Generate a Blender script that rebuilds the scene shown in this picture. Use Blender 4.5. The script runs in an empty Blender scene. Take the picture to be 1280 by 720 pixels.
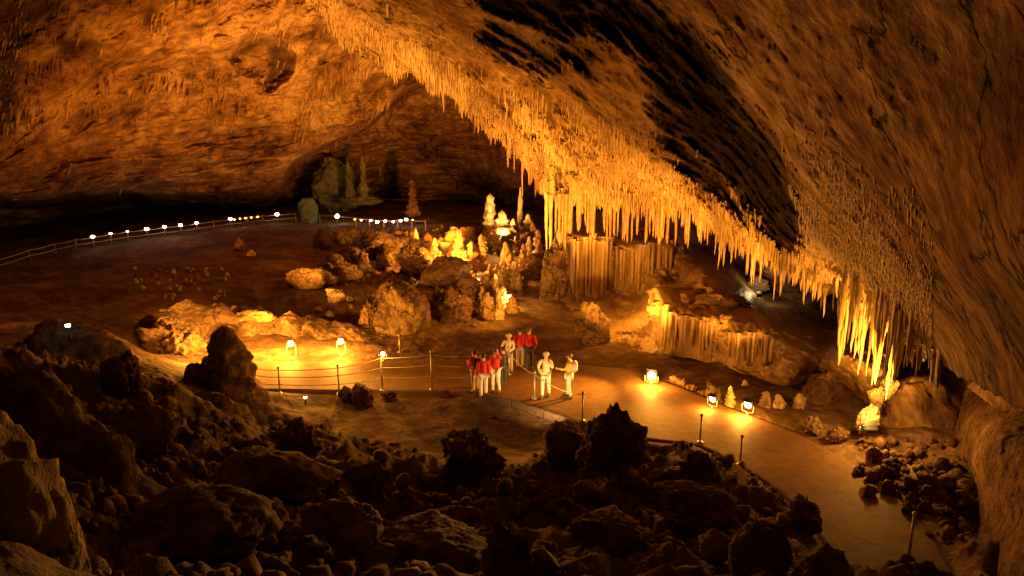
import bpy, bmesh, math
import numpy as np
from mathutils import Vector, Matrix, Quaternion

R = math.radians
rng = np.random.default_rng(11)
scene = bpy.context.scene
COL = scene.collection

# ------------------------------------------------------------------ camera geometry
F, PITCH, H = 960.0, R(14.0), 10.8
CP, SP = math.cos(PITCH), math.sin(PITCH)
CAM = np.array([0.0, 0.0, H])

def ray(px, py):
    px = np.asarray(px, float); py = np.asarray(py, float)
    u = (px - 640) / F; v = (360 - py) / F
    d = np.stack([u, CP + v * SP, -SP + v * CP], -1)
    return d / np.linalg.norm(d, axis=-1, keepdims=True)

def at(px, py, r):                       # the point r metres along a sight line
    return CAM + ray(px, py) * np.asarray(r, float)[..., None]

def at_y(px, py, Y):                     # the point of a sight line Y metres ahead
    d = ray(px, py)
    return CAM + d * (np.asarray(Y, float) / d[..., 1])[..., None]

def project(P):
    q = P - CAM
    zc = q[..., 1] * CP - q[..., 2] * SP
    v = q[..., 1] * SP + q[..., 2] * CP
    return np.stack([640 + F * q[..., 0] / zc, 360 - F * v / zc], -1), zc

# ------------------------------------------------------------------ noise
_perm = np.random.default_rng(3).permutation(256)
_perm = np.concatenate([_perm, _perm, _perm])
_g = np.random.default_rng(4).normal(size=(256, 3)); _g /= np.linalg.norm(_g, axis=1, keepdims=True)

def perlin(p):
    p = np.asarray(p, float)
    i = np.floor(p).astype(int); f = p - i
    i &= 255
    w = f * f * f * (f * (f * 6 - 15) + 10)
    out = 0
    for dx in (0, 1):
        for dy in (0, 1):
            for dz in (0, 1):
                h = _perm[_perm[_perm[i[..., 0] + dx] + i[..., 1] + dy] + i[..., 2] + dz]
                g = _g[h]
                q = f - np.array([dx, dy, dz])
                wt = (w[..., 0] if dx else 1 - w[..., 0]) * (w[..., 1] if dy else 1 - w[..., 1]) * (w[..., 2] if dz else 1 - w[..., 2])
                out = out + wt * (g * q).sum(-1)
    return out * 1.6

def fbm(p, oct=5, gain=.5, lac=2.03):
    a, s = 1.0, 0
    for k in range(oct):
        s = s + a * perlin(p + 17.3 * k); p = p * lac; a *= gain
    return s

def ridged(p, oct=5, gain=.5, lac=2.1):
    a, s = 1.0, 0
    for k in range(oct):
        s = s + a * (1 - np.abs(perlin(p + 9.1 * k)) * 2); p = p * lac; a *= gain
    return s

def sstep(a, b, x):
    t = np.clip((x - a) / (b - a), 0, 1)
    return t * t * (3 - 2 * t)

def rbf(P, val, Q, power=1.5, smooth=0.0):
    P = np.asarray(P, float); n, d = P.shape
    A = np.linalg.norm(P[:, None] - P[None], axis=-1) ** power
    poly = np.concatenate([np.ones((n, 1)), P], 1)
    M = np.zeros((n + d + 1, n + d + 1)); M[:n, :n] = A - smooth * np.eye(n)
    M[:n, n:] = poly; M[n:, :n] = poly.T
    w = np.linalg.lstsq(M, np.concatenate([val, np.zeros(d + 1)]), rcond=None)[0]
    Q = np.asarray(Q, float); sh = Q.shape[:-1]; Q = Q.reshape(-1, d)
    out = np.empty(len(Q))
    for s in range(0, len(Q), 20000):
        q = Q[s:s + 20000]
        out[s:s + 20000] = (np.linalg.norm(q[:, None] - P[None], axis=-1) ** power) @ w[:n] + w[n] + q @ w[n + 1:]
    return out.reshape(sh)

def seg_dist(p, a, b):
    ab = b - a; t = np.clip(((p - a) @ ab) / (ab @ ab), 0, 1)
    return np.linalg.norm(p - (a + t[..., None] * ab), axis=-1)

def poly_sd(p, poly):                    # signed distance, positive inside
    poly = np.asarray(poly, float); n = len(poly)
    d = np.full(p.shape[:-1], 1e9); ins = np.zeros(p.shape[:-1], bool)
    for i in range(n):
        a, b = poly[i], poly[(i + 1) % n]
        d = np.minimum(d, seg_dist(p, a, b))
        c = (a[1] > p[..., 1]) != (b[1] > p[..., 1])
        xx = (b[0] - a[0]) * (p[..., 1] - a[1]) / (b[1] - a[1] + 1e-12) + a[0]
        ins ^= c & (p[..., 0] < xx)
    return np.where(ins, d, -d)

def line_dist(p, line):
    line = np.asarray(line, float)
    return np.min([seg_dist(p, line[i], line[i + 1]) for i in range(len(line) - 1)], axis=0)

# ------------------------------------------------------------------ object helpers
def np_mesh(name, V, faces, mat=None, smooth=True, attrs=None, parent=None):
    me = bpy.data.meshes.new(name)
    me.from_pydata([tuple(v) for v in V], [], [tuple(int(i) for i in f) for f in faces]) if not isinstance(faces, np.ndarray) else _fast(me, V, faces)
    me.update()
    if smooth: me.polygons.foreach_set('use_smooth', np.ones(len(me.polygons), bool))
    for k, a in (attrs or {}).items():
        at_ = me.attributes.new(k, 'FLOAT', 'POINT'); at_.data.foreach_set('value', np.asarray(a, np.float32))
    if mat: me.materials.append(mat)
    o = bpy.data.objects.new(name, me); COL.objects.link(o)
    if parent: o.parent = parent
    return o

def _fast(me, V, Fc):
    n, k = Fc.shape
    me.vertices.add(len(V)); me.vertices.foreach_set('co', np.asarray(V, np.float32).ravel())
    me.loops.add(n * k); me.loops.foreach_set('vertex_index', Fc.astype(np.int32).ravel())
    me.polygons.add(n); me.polygons.foreach_set('loop_start', np.arange(0, n * k, k, dtype=np.int32))
    me.update(calc_edges=True)

def grid_faces(nr, nc, flip=False, wrap=False):
    i = np.arange(nr - 1)[:, None]; j = np.arange(nc if wrap else nc - 1)[None]
    j2 = (j + 1) % nc
    a = i * nc + j; b = i * nc + j2; c = (i + 1) * nc + j2; d = (i + 1) * nc + j
    f = np.stack([a, b, c, d], -1).reshape(-1, 4)
    return f[:, ::-1].copy() if flip else f

def tag(o, label=None, cat=None, group=None, kind=None):
    if label: o['label'] = label
    if cat: o['category'] = cat
    if group: o['group'] = group
    if kind: o['kind'] = kind
    return o

def empty(name, loc, rz=0.0):
    o = bpy.data.objects.new(name, None); COL.objects.link(o)
    o.empty_display_size = .2
    o.location = tuple(loc); o.rotation_euler = (0, 0, rz)
    return o

def copy_tree(o, parent=None):
    c = o.copy(); COL.objects.link(c)
    if parent: c.parent = parent
    for ch in list(o.children): copy_tree(ch, c)
    return c

class MB:                                # collects simple solids into one mesh
    def __init__(s): s.v = []; s.f = []
    def add(s, V, Fc):
        n = len(s.v); s.v += [tuple(map(float, p)) for p in V]; s.f += [tuple(n + int(i) for i in f) for f in Fc]
    def box(s, c, sz, rz=0, bevel=0.0, rx=0):
        bm = bmesh.new(); bmesh.ops.create_cube(bm, size=1)
        bmesh.ops.scale(bm, vec=sz, verts=bm.verts)
        if bevel: bmesh.ops.bevel(bm, geom=bm.edges[:], offset=bevel, segments=2, affect='EDGES')
        M = Matrix.Translation(c) @ Matrix.Rotation(rz, 4, 'Z') @ Matrix.Rotation(rx, 4, 'X')
        bm.transform(M); bm.verts.index_update()
        s.add([v.co for v in bm.verts], [[v.index for v in f.verts] for f in bm.faces]); bm.free()
    def tube(s, pts, rad, n=8, cap=True):
        pts = [Vector(p) for p in pts]; k = len(pts)
        rad = [rad] * k if np.isscalar(rad) else list(rad)
        V = []; prev = None
        for i, p in enumerate(pts):
            t = (pts[min(i + 1, k - 1)] - pts[max(i - 1, 0)]).normalized()
            if prev is None: x = t.orthogonal().normalized()
            else:
                x = prev - t * prev.dot(t)
                x = x.normalized() if x.length > 1e-6 else t.orthogonal().normalized()
            prev = x; y = t.cross(x)
            for j in range(n):
                a = 2 * math.pi * j / n
                V.append(p + (x * math.cos(a) + y * math.sin(a)) * rad[i])
        Fc = [(i * n + j, i * n + (j + 1) % n, (i + 1) * n + (j + 1) % n, (i + 1) * n + j) for i in range(k - 1) for j in range(n)]
        if cap: Fc += [tuple(range(n))[::-1], tuple((k - 1) * n + j for j in range(n))]
        s.add(V, Fc)
    def ball(s, c, r, sz=(1, 1, 1), n=10):
        V = []; m = n // 2 + 1
        for i in range(1, m):
            th = math.pi * i / m
            for j in range(n):
                a = 2 * math.pi * j / n
                V.append((c[0] + r * sz[0] * math.sin(th) * math.cos(a), c[1] + r * sz[1] * math.sin(th) * math.sin(a), c[2] + r * sz[2] * math.cos(th)))
        Fc = [(i * n + j, (i + 1) * n + j, (i + 1) * n + (j + 1) % n, i * n + (j + 1) % n) for i in range(m - 2) for j in range(n)]
        t = len(V); V.append((c[0], c[1], c[2] + r * sz[2])); V.append((c[0], c[1], c[2] - r * sz[2]))
        Fc += [(t, j, (j + 1) % n) for j in range(n)] + [(t + 1, (m - 2) * n + (j + 1) % n, (m - 2) * n + j) for j in range(n)]
        s.add(V, Fc)
    def build(s, name, mat, parent=None, smooth=True):
        return np_mesh(name, s.v, s.f, mat, smooth, parent=parent)

# ------------------------------------------------------------------ materials
def new_mat(name):
    m = bpy.data.materials.new(name); m.use_nodes = True
    nt = m.node_tree; b = nt.nodes['Principled BSDF']
    return m, nt, b

def plain(name, col, rough=.6, metal=0, emit=None, strength=0, var=.15):
    m, nt, b = new_mat(name)
    b.inputs['Roughness'].default_value = rough; b.inputs['Metallic'].default_value = metal
    if emit:
        b.inputs['Base Color'].default_value = (*col, 1)
        b.inputs['Emission Color'].default_value = (*emit, 1); b.inputs['Emission Strength'].default_value = strength
        return m
    tc = nt.nodes.new('ShaderNodeTexCoord'); no = nt.nodes.new('ShaderNodeTexNoise'); no.inputs['Scale'].default_value = 9
    no.inputs['Detail'].default_value = 5
    nt.links.new(tc.outputs['Object'], no.inputs['Vector'])
    r = nt.nodes.new('ShaderNodeValToRGB'); e = r.color_ramp.elements
    e[0].position = .3; e[1].position = .7
    e[0].color = tuple(c * (1 - var) for c in col) + (1,); e[1].color = tuple(min(1, c * (1 + var)) for c in col) + (1,)
    nt.links.new(no.outputs['Fac'], r.inputs[0]); nt.links.new(r.outputs[0], b.inputs['Base Color'])
    return m

def rock_mat(name, dark, mid, light, scale=.5, bump=.5, bump_dist=.12, stretch=None, dark_patch=None, streak=0.0, rough=.8, spec=.3, fine=14., world=True, contrast=1.0, crack=0.0):
    """Stone: three tones mixed by noise of two sizes, pitted bump. stretch = (axis angle rotation euler, scale xyz)."""
    m, nt, b = new_mat(name); N = nt.nodes; L = nt.links
    tc = N.new('ShaderNodeTexCoord')
    if world:
        g = N.new('ShaderNodeNewGeometry'); vec = g.outputs['Position']
    else: vec = tc.outputs['Object']
    base = vec
    if stretch:
        mp = N.new('ShaderNodeMapping'); mp.vector_type = 'TEXTURE'
        mp.inputs['Rotation'].default_value = stretch[0]; mp.inputs['Scale'].default_value = stretch[1]
        L.new(vec, mp.inputs['Vector']); vec = mp.outputs[0]
    n1 = N.new('ShaderNodeTexNoise'); n1.inputs['Scale'].default_value = scale; n1.inputs['Detail'].default_value = 9; n1.inputs['Roughness'].default_value = .62
    n2 = N.new('ShaderNodeTexNoise'); n2.inputs['Scale'].default_value = scale * 6; n2.inputs['Detail'].default_value = 7; n2.inputs['Roughness'].default_value = .6
    L.new(vec, n1.inputs['Vector']); L.new(vec, n2.inputs['Vector'])
    mx = N.new('ShaderNodeMix'); mx.data_type = 'FLOAT'; mx.inputs[0].default_value = .42
    L.new(n1.outputs['Fac'], mx.inputs[2]); L.new(n2.outputs['Fac'], mx.inputs[3])
    r = N.new('ShaderNodeValToRGB'); e = r.color_ramp.elements
    s = .13 / contrast
    e[0].position = .5 - s; e[0].color = (*dark, 1); e[1].position = .5 + s * .9; e[1].color = (*light, 1)
    k = e.new(.5); k.color = (*mid, 1)
    L.new(mx.outputs[0], r.inputs[0]); col = r.outputs[0]
    if crack:
        nc = N.new('ShaderNodeTexNoise'); nc.inputs['Scale'].default_value = crack; nc.inputs['Detail'].default_value = 8; nc.inputs['Roughness'].default_value = .55
        L.new(vec, nc.inputs['Vector'])
        s1 = N.new('ShaderNodeMath'); s1.operation = 'SUBTRACT'; s1.inputs[1].default_value = .5; L.new(nc.outputs['Fac'], s1.inputs[0])
        s2 = N.new('ShaderNodeMath'); s2.operation = 'ABSOLUTE'; L.new(s1.outputs[0], s2.inputs[0])
        cr = N.new('ShaderNodeMapRange'); cr.inputs[1].default_value = .001; cr.inputs[2].default_value = .011; cr.inputs[3].default_value = .25; L.new(s2.outputs[0], cr.inputs[0])
        cm2 = N.new('ShaderNodeMix'); cm2.data_type = 'RGBA'; cm2.blend_type = 'MULTIPLY'; cm2.inputs[0].default_value = 1
        L.new(col, cm2.inputs[6]); L.new(cr.outputs[0], cm2.inputs[7]); col = cm2.outputs[2]; crk = cr.outputs[0]
    if dark_patch:
        a = N.new('ShaderNodeAttribute'); a.attribute_name = dark_patch
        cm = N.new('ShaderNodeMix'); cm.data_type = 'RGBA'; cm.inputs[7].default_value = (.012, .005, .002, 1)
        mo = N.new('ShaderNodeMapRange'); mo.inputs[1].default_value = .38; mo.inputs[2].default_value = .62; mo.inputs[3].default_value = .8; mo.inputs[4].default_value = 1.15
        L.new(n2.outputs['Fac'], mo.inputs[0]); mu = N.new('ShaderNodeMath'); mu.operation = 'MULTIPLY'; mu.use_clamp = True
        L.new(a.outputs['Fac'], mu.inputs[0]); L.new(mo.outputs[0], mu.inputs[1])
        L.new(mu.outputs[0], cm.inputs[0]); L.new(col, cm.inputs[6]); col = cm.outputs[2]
    L.new(col, b.inputs['Base Color'])
    b.inputs['Roughness'].default_value = rough; b.inputs['Specular IOR Level'].default_value = spec if not dark_patch else .04
    v1 = N.new('ShaderNodeTexNoise'); v1.inputs['Scale'].default_value = fine; v1.inputs['Detail'].default_value = 6; v1.inputs['Roughness'].default_value = .65
    L.new(vec, v1.inputs['Vector'])
    v2 = N.new('ShaderNodeTexVoronoi'); v2.inputs['Scale'].default_value = fine * .4; L.new(vec, v2.inputs['Vector'])
    ad = N.new('ShaderNodeMath'); ad.operation = 'MULTIPLY_ADD'; ad.inputs[1].default_value = .5
    L.new(v2.outputs['Distance'], ad.inputs[0]); L.new(v1.outputs['Fac'], ad.inputs[2])
    ad2 = N.new('ShaderNodeMath'); ad2.operation = 'MULTIPLY_ADD'; ad2.inputs[1].default_value = 1.6
    L.new(n2.outputs['Fac'], ad2.inputs[0]); L.new(ad.outputs[0], ad2.inputs[2])
    if crack:
        ad3 = N.new('ShaderNodeMath'); ad3.operation = 'MULTIPLY_ADD'; ad3.inputs[1].default_value = 1.2
        L.new(crk, ad3.inputs[0]); L.new(ad2.outputs[0], ad3.inputs[2]); ad2 = ad3
    bp = N.new('ShaderNodeBump'); bp.inputs['Strength'].default_value = bump; bp.inputs['Distance'].default_value = bump_dist
    L.new(ad2.outputs[0], bp.inputs['Height']); L.new(bp.outputs[0], b.inputs['Normal'])
    return m

# direction of the grooves on the near ceiling
_sd = at(np.array(1120.), np.array(400.), np.array(20.)) - at(np.array(800.), np.array(0.), np.array(25.)); _sd /= np.linalg.norm(_sd)
_q = Vector((1, 0, 0)).rotation_difference(Vector(_sd)); GROOVE = tuple(_q.to_euler())
M_near = rock_mat('near_ceiling_rock', (.1, .055, .028), (.24, .14, .07), (.42, .28, .155), .6, .8, .12, (GROOVE, (2.2, 1, 1)), 'dark_patch', rough=.8, spec=.12, fine=9, contrast=1.1, crack=.32)
M_far = rock_mat('chamber_rock', (.07, .034, .018), (.28, .15, .075), (.5, .33, .17), .22, .9, .3, None, 'dark_patch', rough=.85, spec=.12, fine=2.2, contrast=1.15)
M_ground = rock_mat('cave_earth', (.06, .034, .018), (.16, .095, .05), (.30, .19, .1), .35, .8, .1, None, None, rough=.88, fine=7)
M_path = rock_mat('packed_path', (.13, .066, .03), (.19, .1, .046), (.25, .135, .062), .5, .3, .03, None, None, rough=.7, spec=.3, fine=9, contrast=1.)
M_drip = rock_mat('dripstone', (.2, .12, .06), (.42, .28, .14), (.6, .44, .25), .8, .6, .06, ((0, 0, 0), (1, 1, 3)), None, rough=.45, spec=.5, fine=7)
M_curtain = rock_mat('flowstone', (.2, .115, .055), (.38, .245, .12), (.52, .36, .19), .7, .5, .06, ((0, 0, 0), (1, 1, 4)), None, rough=.4, spec=.5, fine=6)
M_boulder = rock_mat('boulder_rock', (.1, .055, .03), (.27, .17, .09), (.45, .31, .17), .9, .9, .1, None, None, rough=.8, fine=8, crack=.7)
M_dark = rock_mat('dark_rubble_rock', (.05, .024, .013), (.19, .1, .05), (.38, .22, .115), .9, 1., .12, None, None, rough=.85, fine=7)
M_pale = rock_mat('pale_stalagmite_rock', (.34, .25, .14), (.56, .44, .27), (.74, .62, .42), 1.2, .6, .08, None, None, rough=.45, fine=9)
M_green = rock_mat('greenish_rock', (.06, .06, .03), (.15, .155, .08), (.25, .25, .14), .6, .8, .1, None, None, rough=.7, fine=6)
M_red = rock_mat('reddish_rock', (.08, .035, .018), (.19, .09, .04), (.3, .16, .07), .9, .8, .1, None, None, rough=.7, fine=7)
# ------------------------------------------------------------------ the ground
Z0 = None
T = []   # (x, y, z)
def tp(px, py, Y=None):
    if Y is None:
        d = ray(px, py); T.append(CAM + d * (-H / d[2]))
    else: T.append(at_y(px, py, Y))
# floor level: lane, pit and back lane
for p in [(330,480),(430,478),(540,475),(640,470),(720,470),(800,475),(330,455),(420,450),(560,440),(640,420),(690,430),(860,520),(900,560),(960,560),(1000,590),(1050,630),(1080,700),(1150,700),(1130,660),(990,540),(1100,560),(1150,600),(1040,540),
          (700,400),(760,440),(850,460),(930,490)]: tp(*p)
for p in [(420,520),(480,530),(560,520),(620,520),(650,560),(690,545),(590,550),(540,548)]:
    tp(*p); T[-1][2] = -.3
for p in [(330,545,22.6),(400,565,20.5),(480,580,19.5),(560,600,19),(640,612,18.4),(690,596,19.3),(740,560,20.3),(790,562,20.2),(850,590,19.6),(930,622,18.2),(985,660,16.9),
          (500,650,15),(700,655,15.2),(300,600,17),(860,660,15.6),(600,660,15),(780,600,18.2),
          (200,560,17),(100,480,19),(60,450,21),(0,440,22),(0,520,14),(100,600,12),(200,680,10.2),(30,620,8),(250,520,20.5),(300,500,24.5),(180,470,24),(120,430,25.5),(85,418,27),(20,415,28),
          (0,720,6.2),(100,720,7.8),(250,720,8.8),(450,720,9.6),(640,720,10.6),(850,720,12),(1010,720,13.2),
          (1240,720,14.4),(1200,620,19),(1120,590,20.8),
          (0,390,34),(150,405,32.6),(60,370,38),
          (180,376,37.4),(240,374,37.2),(300,380,37),(340,384,37),(390,392,36.8),(440,399,36.4),(500,411,35.6),
          (200,440,31.8),(260,434,32.5),(330,431,32.9),(390,430,33),(440,430,33),
          (100,340,46),(0,345,44),(0,320,51),(150,300,54.5),(250,285,60.5),(330,278,63.5),(390,276,64.5),(520,287,61),(300,340,43),(220,340,43),(380,350,41.5),(300,312,50),(450,310,51),(420,380,37),(520,390,36.5),
          (560,330,47),(640,372,40.5),(600,335,47.5),(690,330,47.5),(660,300,54),(560,280,62),(700,290,58),
          (200,268,72),(0,285,64),(450,262,78),(600,262,76),(730,380,39.5),(800,400,40),(900,400,38),(1000,470,29.5),(1080,480,28),(1180,520,24.5)]: tp(*p)
T += [np.array(p) for p in [(-9, 1, 9.2), (0, 2, 8.4), (9, 2, 8.6), (-4, 5, 7.6), (5, 5.5, 6.4), (12, 6, 5.5), (0, -6, 9), (-12, -5, 9.6), (12, -6, 9), (-30, 10, 6.5), (-40, 30, 3), (-50, 50, 1), (-40, 75, 0), (0, 95, -1), (40, 80, 0), (40, 45, 1), (24, 22, .6), (26, 10, 2), (14, 13.5, 1.2), (-22, 2, 9)]]
T = np.array(T)

LANE_F = [(318,487),(430,488),(540,489),(600,491),(640,501),(680,514),(722,529),(800,549),(875,556),(925,582),(975,614),(1010,650),(1040,690),(1058,740),(1075,800)]
LANE_B = [(318,452),(430,452),(540,450),(620,448),(690,452),(735,457),(790,462),(850,482),(905,506),(985,536),(1066,578),(1120,620),(1160,660),(1195,720),(1225,780)]
def g0(px, py):
    d = ray(px, py); return (CAM + d * (-H / d[..., 2])[..., None])
LF = g0(*np.array(LANE_F, float).T)[:, :2]; LB = g0(*np.array(LANE_B, float).T)[:, :2]
LANE = np.concatenate([LF, LB[::-1]])
PIT = g0(*np.array([(400,512),(560,505),(640,520),(700,540),(650,580),(600,590),(560,560),(470,548)], float).T)[:, :2]
BACK = g0(*np.array([(600,450),(720,455),(740,420),(690,380),(650,376),(620,400),(590,430)], float).T)[:, :2]

def terrain(xy):
    xy = np.asarray(xy, float); sh = xy.shape[:-1]; q = xy.reshape(-1, 2)
    z = rbf(T[:, :2], T[:, 2], q, 1.3, .02)
    p3 = np.concatenate([q, np.zeros((len(q), 1))], 1)
    sd = poly_sd(q, LANE); pit = poly_sd(q, PIT); bk = poly_sd(q, BACK)
    calm = np.maximum.reduce([sstep(-1.4, .1, sd), sstep(-1.6, .3, pit), sstep(-2., .5, bk) * .85])
    d = np.hypot(q[:, 0], q[:, 1])
    near = sstep(29, 22, d)                      # the rubble slope below the camera
    rough = 1 - calm
    n = (fbm(p3 * .22) * .35 + fbm(p3 * .7 + 5) * .16 + fbm(p3 * 2.3 + 9, 4) * .05) * (.45 + .55 * near)
    rg = (ridged(p3 * .36 + 3, 6, .5) - .9) * .5 * near + (ridged(p3 * 1.5 + 31, 5, .5) - .9) * .07 * near
    rg = rg * (.25 + .75 * sstep(6, 13, d))
    z = z + rough * (n + rg) + calm * fbm(p3 * .5, 3) * .018
    # the ground lies 12 cm under the lane, so that the lane is a raised bed
    k = sstep(-.6, .35, sd)
    z = z * (1 - k) + (-.14) * k
    return z.reshape(sh)

_Yf = np.concatenate([np.linspace(3, 30, 700), np.linspace(30.05, 110, 900)])
def ground_at(px, py):
    d = ray(px, py); s = _Yf / d[1]
    P = CAM + d * s[:, None]
    dz = P[:, 2] - terrain(P[:, :2])
    i = np.argmax(dz < 0)
    if dz[i] >= 0: i = len(_Yf) - 1
    if i == 0: return P[0]
    t = dz[i - 1] / (dz[i - 1] - dz[i]); p = P[i - 1] * (1 - t) + P[i] * t
    return p
def depth(p): return p[1] * CP - (p[2] - H) * SP
def drop(x, y): return np.array([x, y, float(terrain(np.array([[x, y]]))[0])])

az = np.concatenate([np.linspace(-125, -42, 70, endpoint=False), np.linspace(-42, 42, 760), np.linspace(42, 125, 71)[1:]])
rr = np.concatenate([np.geomspace(2.0, 40, 420), np.linspace(40, 112, 200)[1:]])
A_, R_ = np.meshgrid(np.radians(az), rr, indexing='xy')
XY = np.stack([np.sin(A_) * R_, np.cos(A_) * R_], -1)
GZ = terrain(XY)
V = np.concatenate([XY, GZ[..., None]], -1).reshape(-1, 3)
ground = np_mesh('ground', V, grid_faces(len(rr), len(az), True), M_ground)
tag(ground, 'brown earth and rock floor of the cave rising to a rubble slope', 'ground', kind='structure')

# the lane: a raised packed bed with a kerb along its near edge
def resample(L, n):
    L = np.asarray(L, float); s = np.concatenate([[0], np.cumsum(np.linalg.norm(np.diff(L, axis=0), axis=1))])
    t = np.linspace(0, s[-1], n); return np.stack([np.interp(t, s, L[:, k]) for k in range(L.shape[1])], -1)
def smoothl(L, k=7):
    for _ in range(k): L = np.concatenate([L[:1], (L[:-2] + 2 * L[1:-1] + L[2:]) / 4, L[-1:]])
    return L
nL = 150
lf = np.stack([smoothl(resample(LF, nL))[:, k] for k in (0, 1)], -1); lb = smoothl(resample(LB, nL), 7)
rows = []
for t in np.linspace(0, 1, 26): rows.append(lf * (1 - t) + lb * t)
P = np.array(rows)
Zl = .012 * fbm(np.concatenate([P * .4, np.zeros(P.shape[:2] + (1,))], -1), 3)
top = np.concatenate([P, Zl[..., None]], -1)
skirt_f = top[:1].copy(); skirt_f[..., 2] = -.5; skirt_b = top[-1:].copy(); skirt_b[..., 2] = -.5
V = np.concatenate([skirt_f, top, skirt_b]).reshape(-1, 3)
path = np_mesh('path', V, grid_faces(28, nL, True), M_path)
tag(path, 'smooth packed earth tourist path curving past the visitors', 'path', kind='structure')

# ------------------------------------------------------------------ the cave roof
def angles(px, py):
    d = ray(px, py); return np.degrees(np.arctan2(d[..., 0], d[..., 1])), np.degrees(np.arcsin(d[..., 2]))
def dirs(azd, eld):
    a, e = np.radians(azd), np.radians(eld)
    return np.stack([np.sin(a) * np.cos(e), np.cos(a) * np.cos(e), np.sin(e)], -1)

LIP = [(1640,640),(1420,568),(1300,522),(1250,497),(1210,476),(1170,452),(1130,425),(1090,395),(1040,362),(960,325),(910,300),(865,268),(800,258),(740,254),(700,248),(676,232),(650,203),(610,163),(575,130),(535,104),(490,86),(435,56),(385,20),(320,-50),(150,-150),(-200,-260),(-600,-300)]
LIPP = np.array(LIP, float)
la, le = angles(LIPP[:, 0], LIPP[:, 1])
A_CP = [(1210,476,20.8),(1170,452,23.2),(1130,425,25.2),(1090,395,26.8),(1040,362,29),(960,325,32),(910,300,34.5),(865,268,37.5),(800,258,39.5),(740,254,40.5),(700,248,42),(650,203,45),(610,163,47.5),(575,130,50),(535,104,52),(490,86,54),(435,56,55.5),(385,20,55),(320,-50,50),
        (1250,497,18.6),(1300,522,16.2),(1420,568,13),(1280,300,13.8),(1280,0,14.5),(1150,350,20),(1120,200,18.2),(1000,0,19.5),(1000,200,22),(1000,290,26),(900,100,24),(900,240,33),(800,0,26),(800,150,32),(800,210,36),(720,180,39.5),(700,100,36),(600,0,35),(600,80,43),(640,140,44),(540,40,45),(500,0,43),(470,50,51),(400,-50,44),
        (1450,300,11),(1500,600,11),(640,-300,22),(150,-150,40),(200,-400,26)]
A_dirs = [ray(a, b) for a, b, c in A_CP]; A_val = [math.log(c) for a, b, c in A_CP]
for a, e, r in [(0, 88, 9), (-60, 30, 24), (60, 60, 9), (-60, 60, 13), (100, 20, 9), (120, 0, 9), (70, -30, 11), (90, -50, 9), (-75, 20, 24), (50, -28, 12.5), (0, 45, 13)]:
    A_dirs.append(dirs(a, e)); A_val.append(math.log(r))
ROOFTOP = 89.
azA = np.concatenate([np.linspace(-78, -16, 70, endpoint=False), np.linspace(-16, 36.5, 800), np.linspace(36.5, 125, 90)[1:]])
ls = np.argsort(la); lipel = np.interp(azA, la[ls], le[ls])
lipel = np.where(azA > la.max(), np.minimum(-38, lipel), lipel)
lipel = lipel + .35 * perlin(np.stack([azA * .9, azA * 0, azA * 0], -1)) + .25 * perlin(np.stack([azA * 2.7, azA * 0 + 3, azA * 0], -1))
tA = np.concatenate([np.linspace(0, .16, 110) ** 1.0, np.linspace(.16, .55, 150)[1:], np.linspace(.55, 1, 46)[1:]])
EL = lipel[None] + (ROOFTOP - lipel[None]) * tA[:, None]
AZ = np.broadcast_to(azA[None], EL.shape)
D = dirs(AZ, EL)
RA = np.exp(rbf(np.array(A_dirs), np.array(A_val), D, 1.5, 0))
PA = CAM + D * RA[..., None]
pxA, zcA = project(PA); pxA = np.where(zcA[..., None] > .5, pxA, -9999)
# near-black patches put into the base colour, with hollows under them
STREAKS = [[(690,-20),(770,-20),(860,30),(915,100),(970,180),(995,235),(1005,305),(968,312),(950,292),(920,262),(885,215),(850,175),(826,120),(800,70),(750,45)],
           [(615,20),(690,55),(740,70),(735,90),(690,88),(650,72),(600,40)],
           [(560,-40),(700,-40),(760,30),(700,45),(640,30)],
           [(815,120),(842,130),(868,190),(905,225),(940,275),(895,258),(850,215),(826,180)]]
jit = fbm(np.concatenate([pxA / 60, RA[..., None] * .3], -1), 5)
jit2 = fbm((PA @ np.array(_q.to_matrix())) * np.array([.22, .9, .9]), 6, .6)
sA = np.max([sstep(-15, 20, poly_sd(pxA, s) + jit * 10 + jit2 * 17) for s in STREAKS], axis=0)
# displacement
G = np.array(_q.to_matrix())           # columns: along, across, across
def groove(p, s): return p @ G * np.array([s / 3.0, s, s])
def fbm_(p, o, g=.5): return fbm(p, o, g)
infr = sstep(62, 45, np.abs(AZ))
disp = fbm(PA * .12, 4) * .9 + fbm(groove(PA, .55), 6, .55) * .15 + (ridged(groove(PA, .9) + 60, 6, .55) - .9) * .13 + (ridged(PA * np.array([.3, .3, .5]) + 20, 6, .55) - .9) * .18 + fbm(PA * 1.6, 5, .62) * .08
k = np.clip(RA / 30, .45, 1.5)
disp = disp * k - sA * (1.7 + .5 * ridged(groove(PA, .9) + 50, 5, .6)) * k + sA * .8 * k - .1
edge = sstep(0, .03, tA)[:, None]
nrm = -D.copy()                         # towards the room
disp = -disp * (.35 + .65 * edge)
PA = PA - nrm * disp[..., None]
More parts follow.
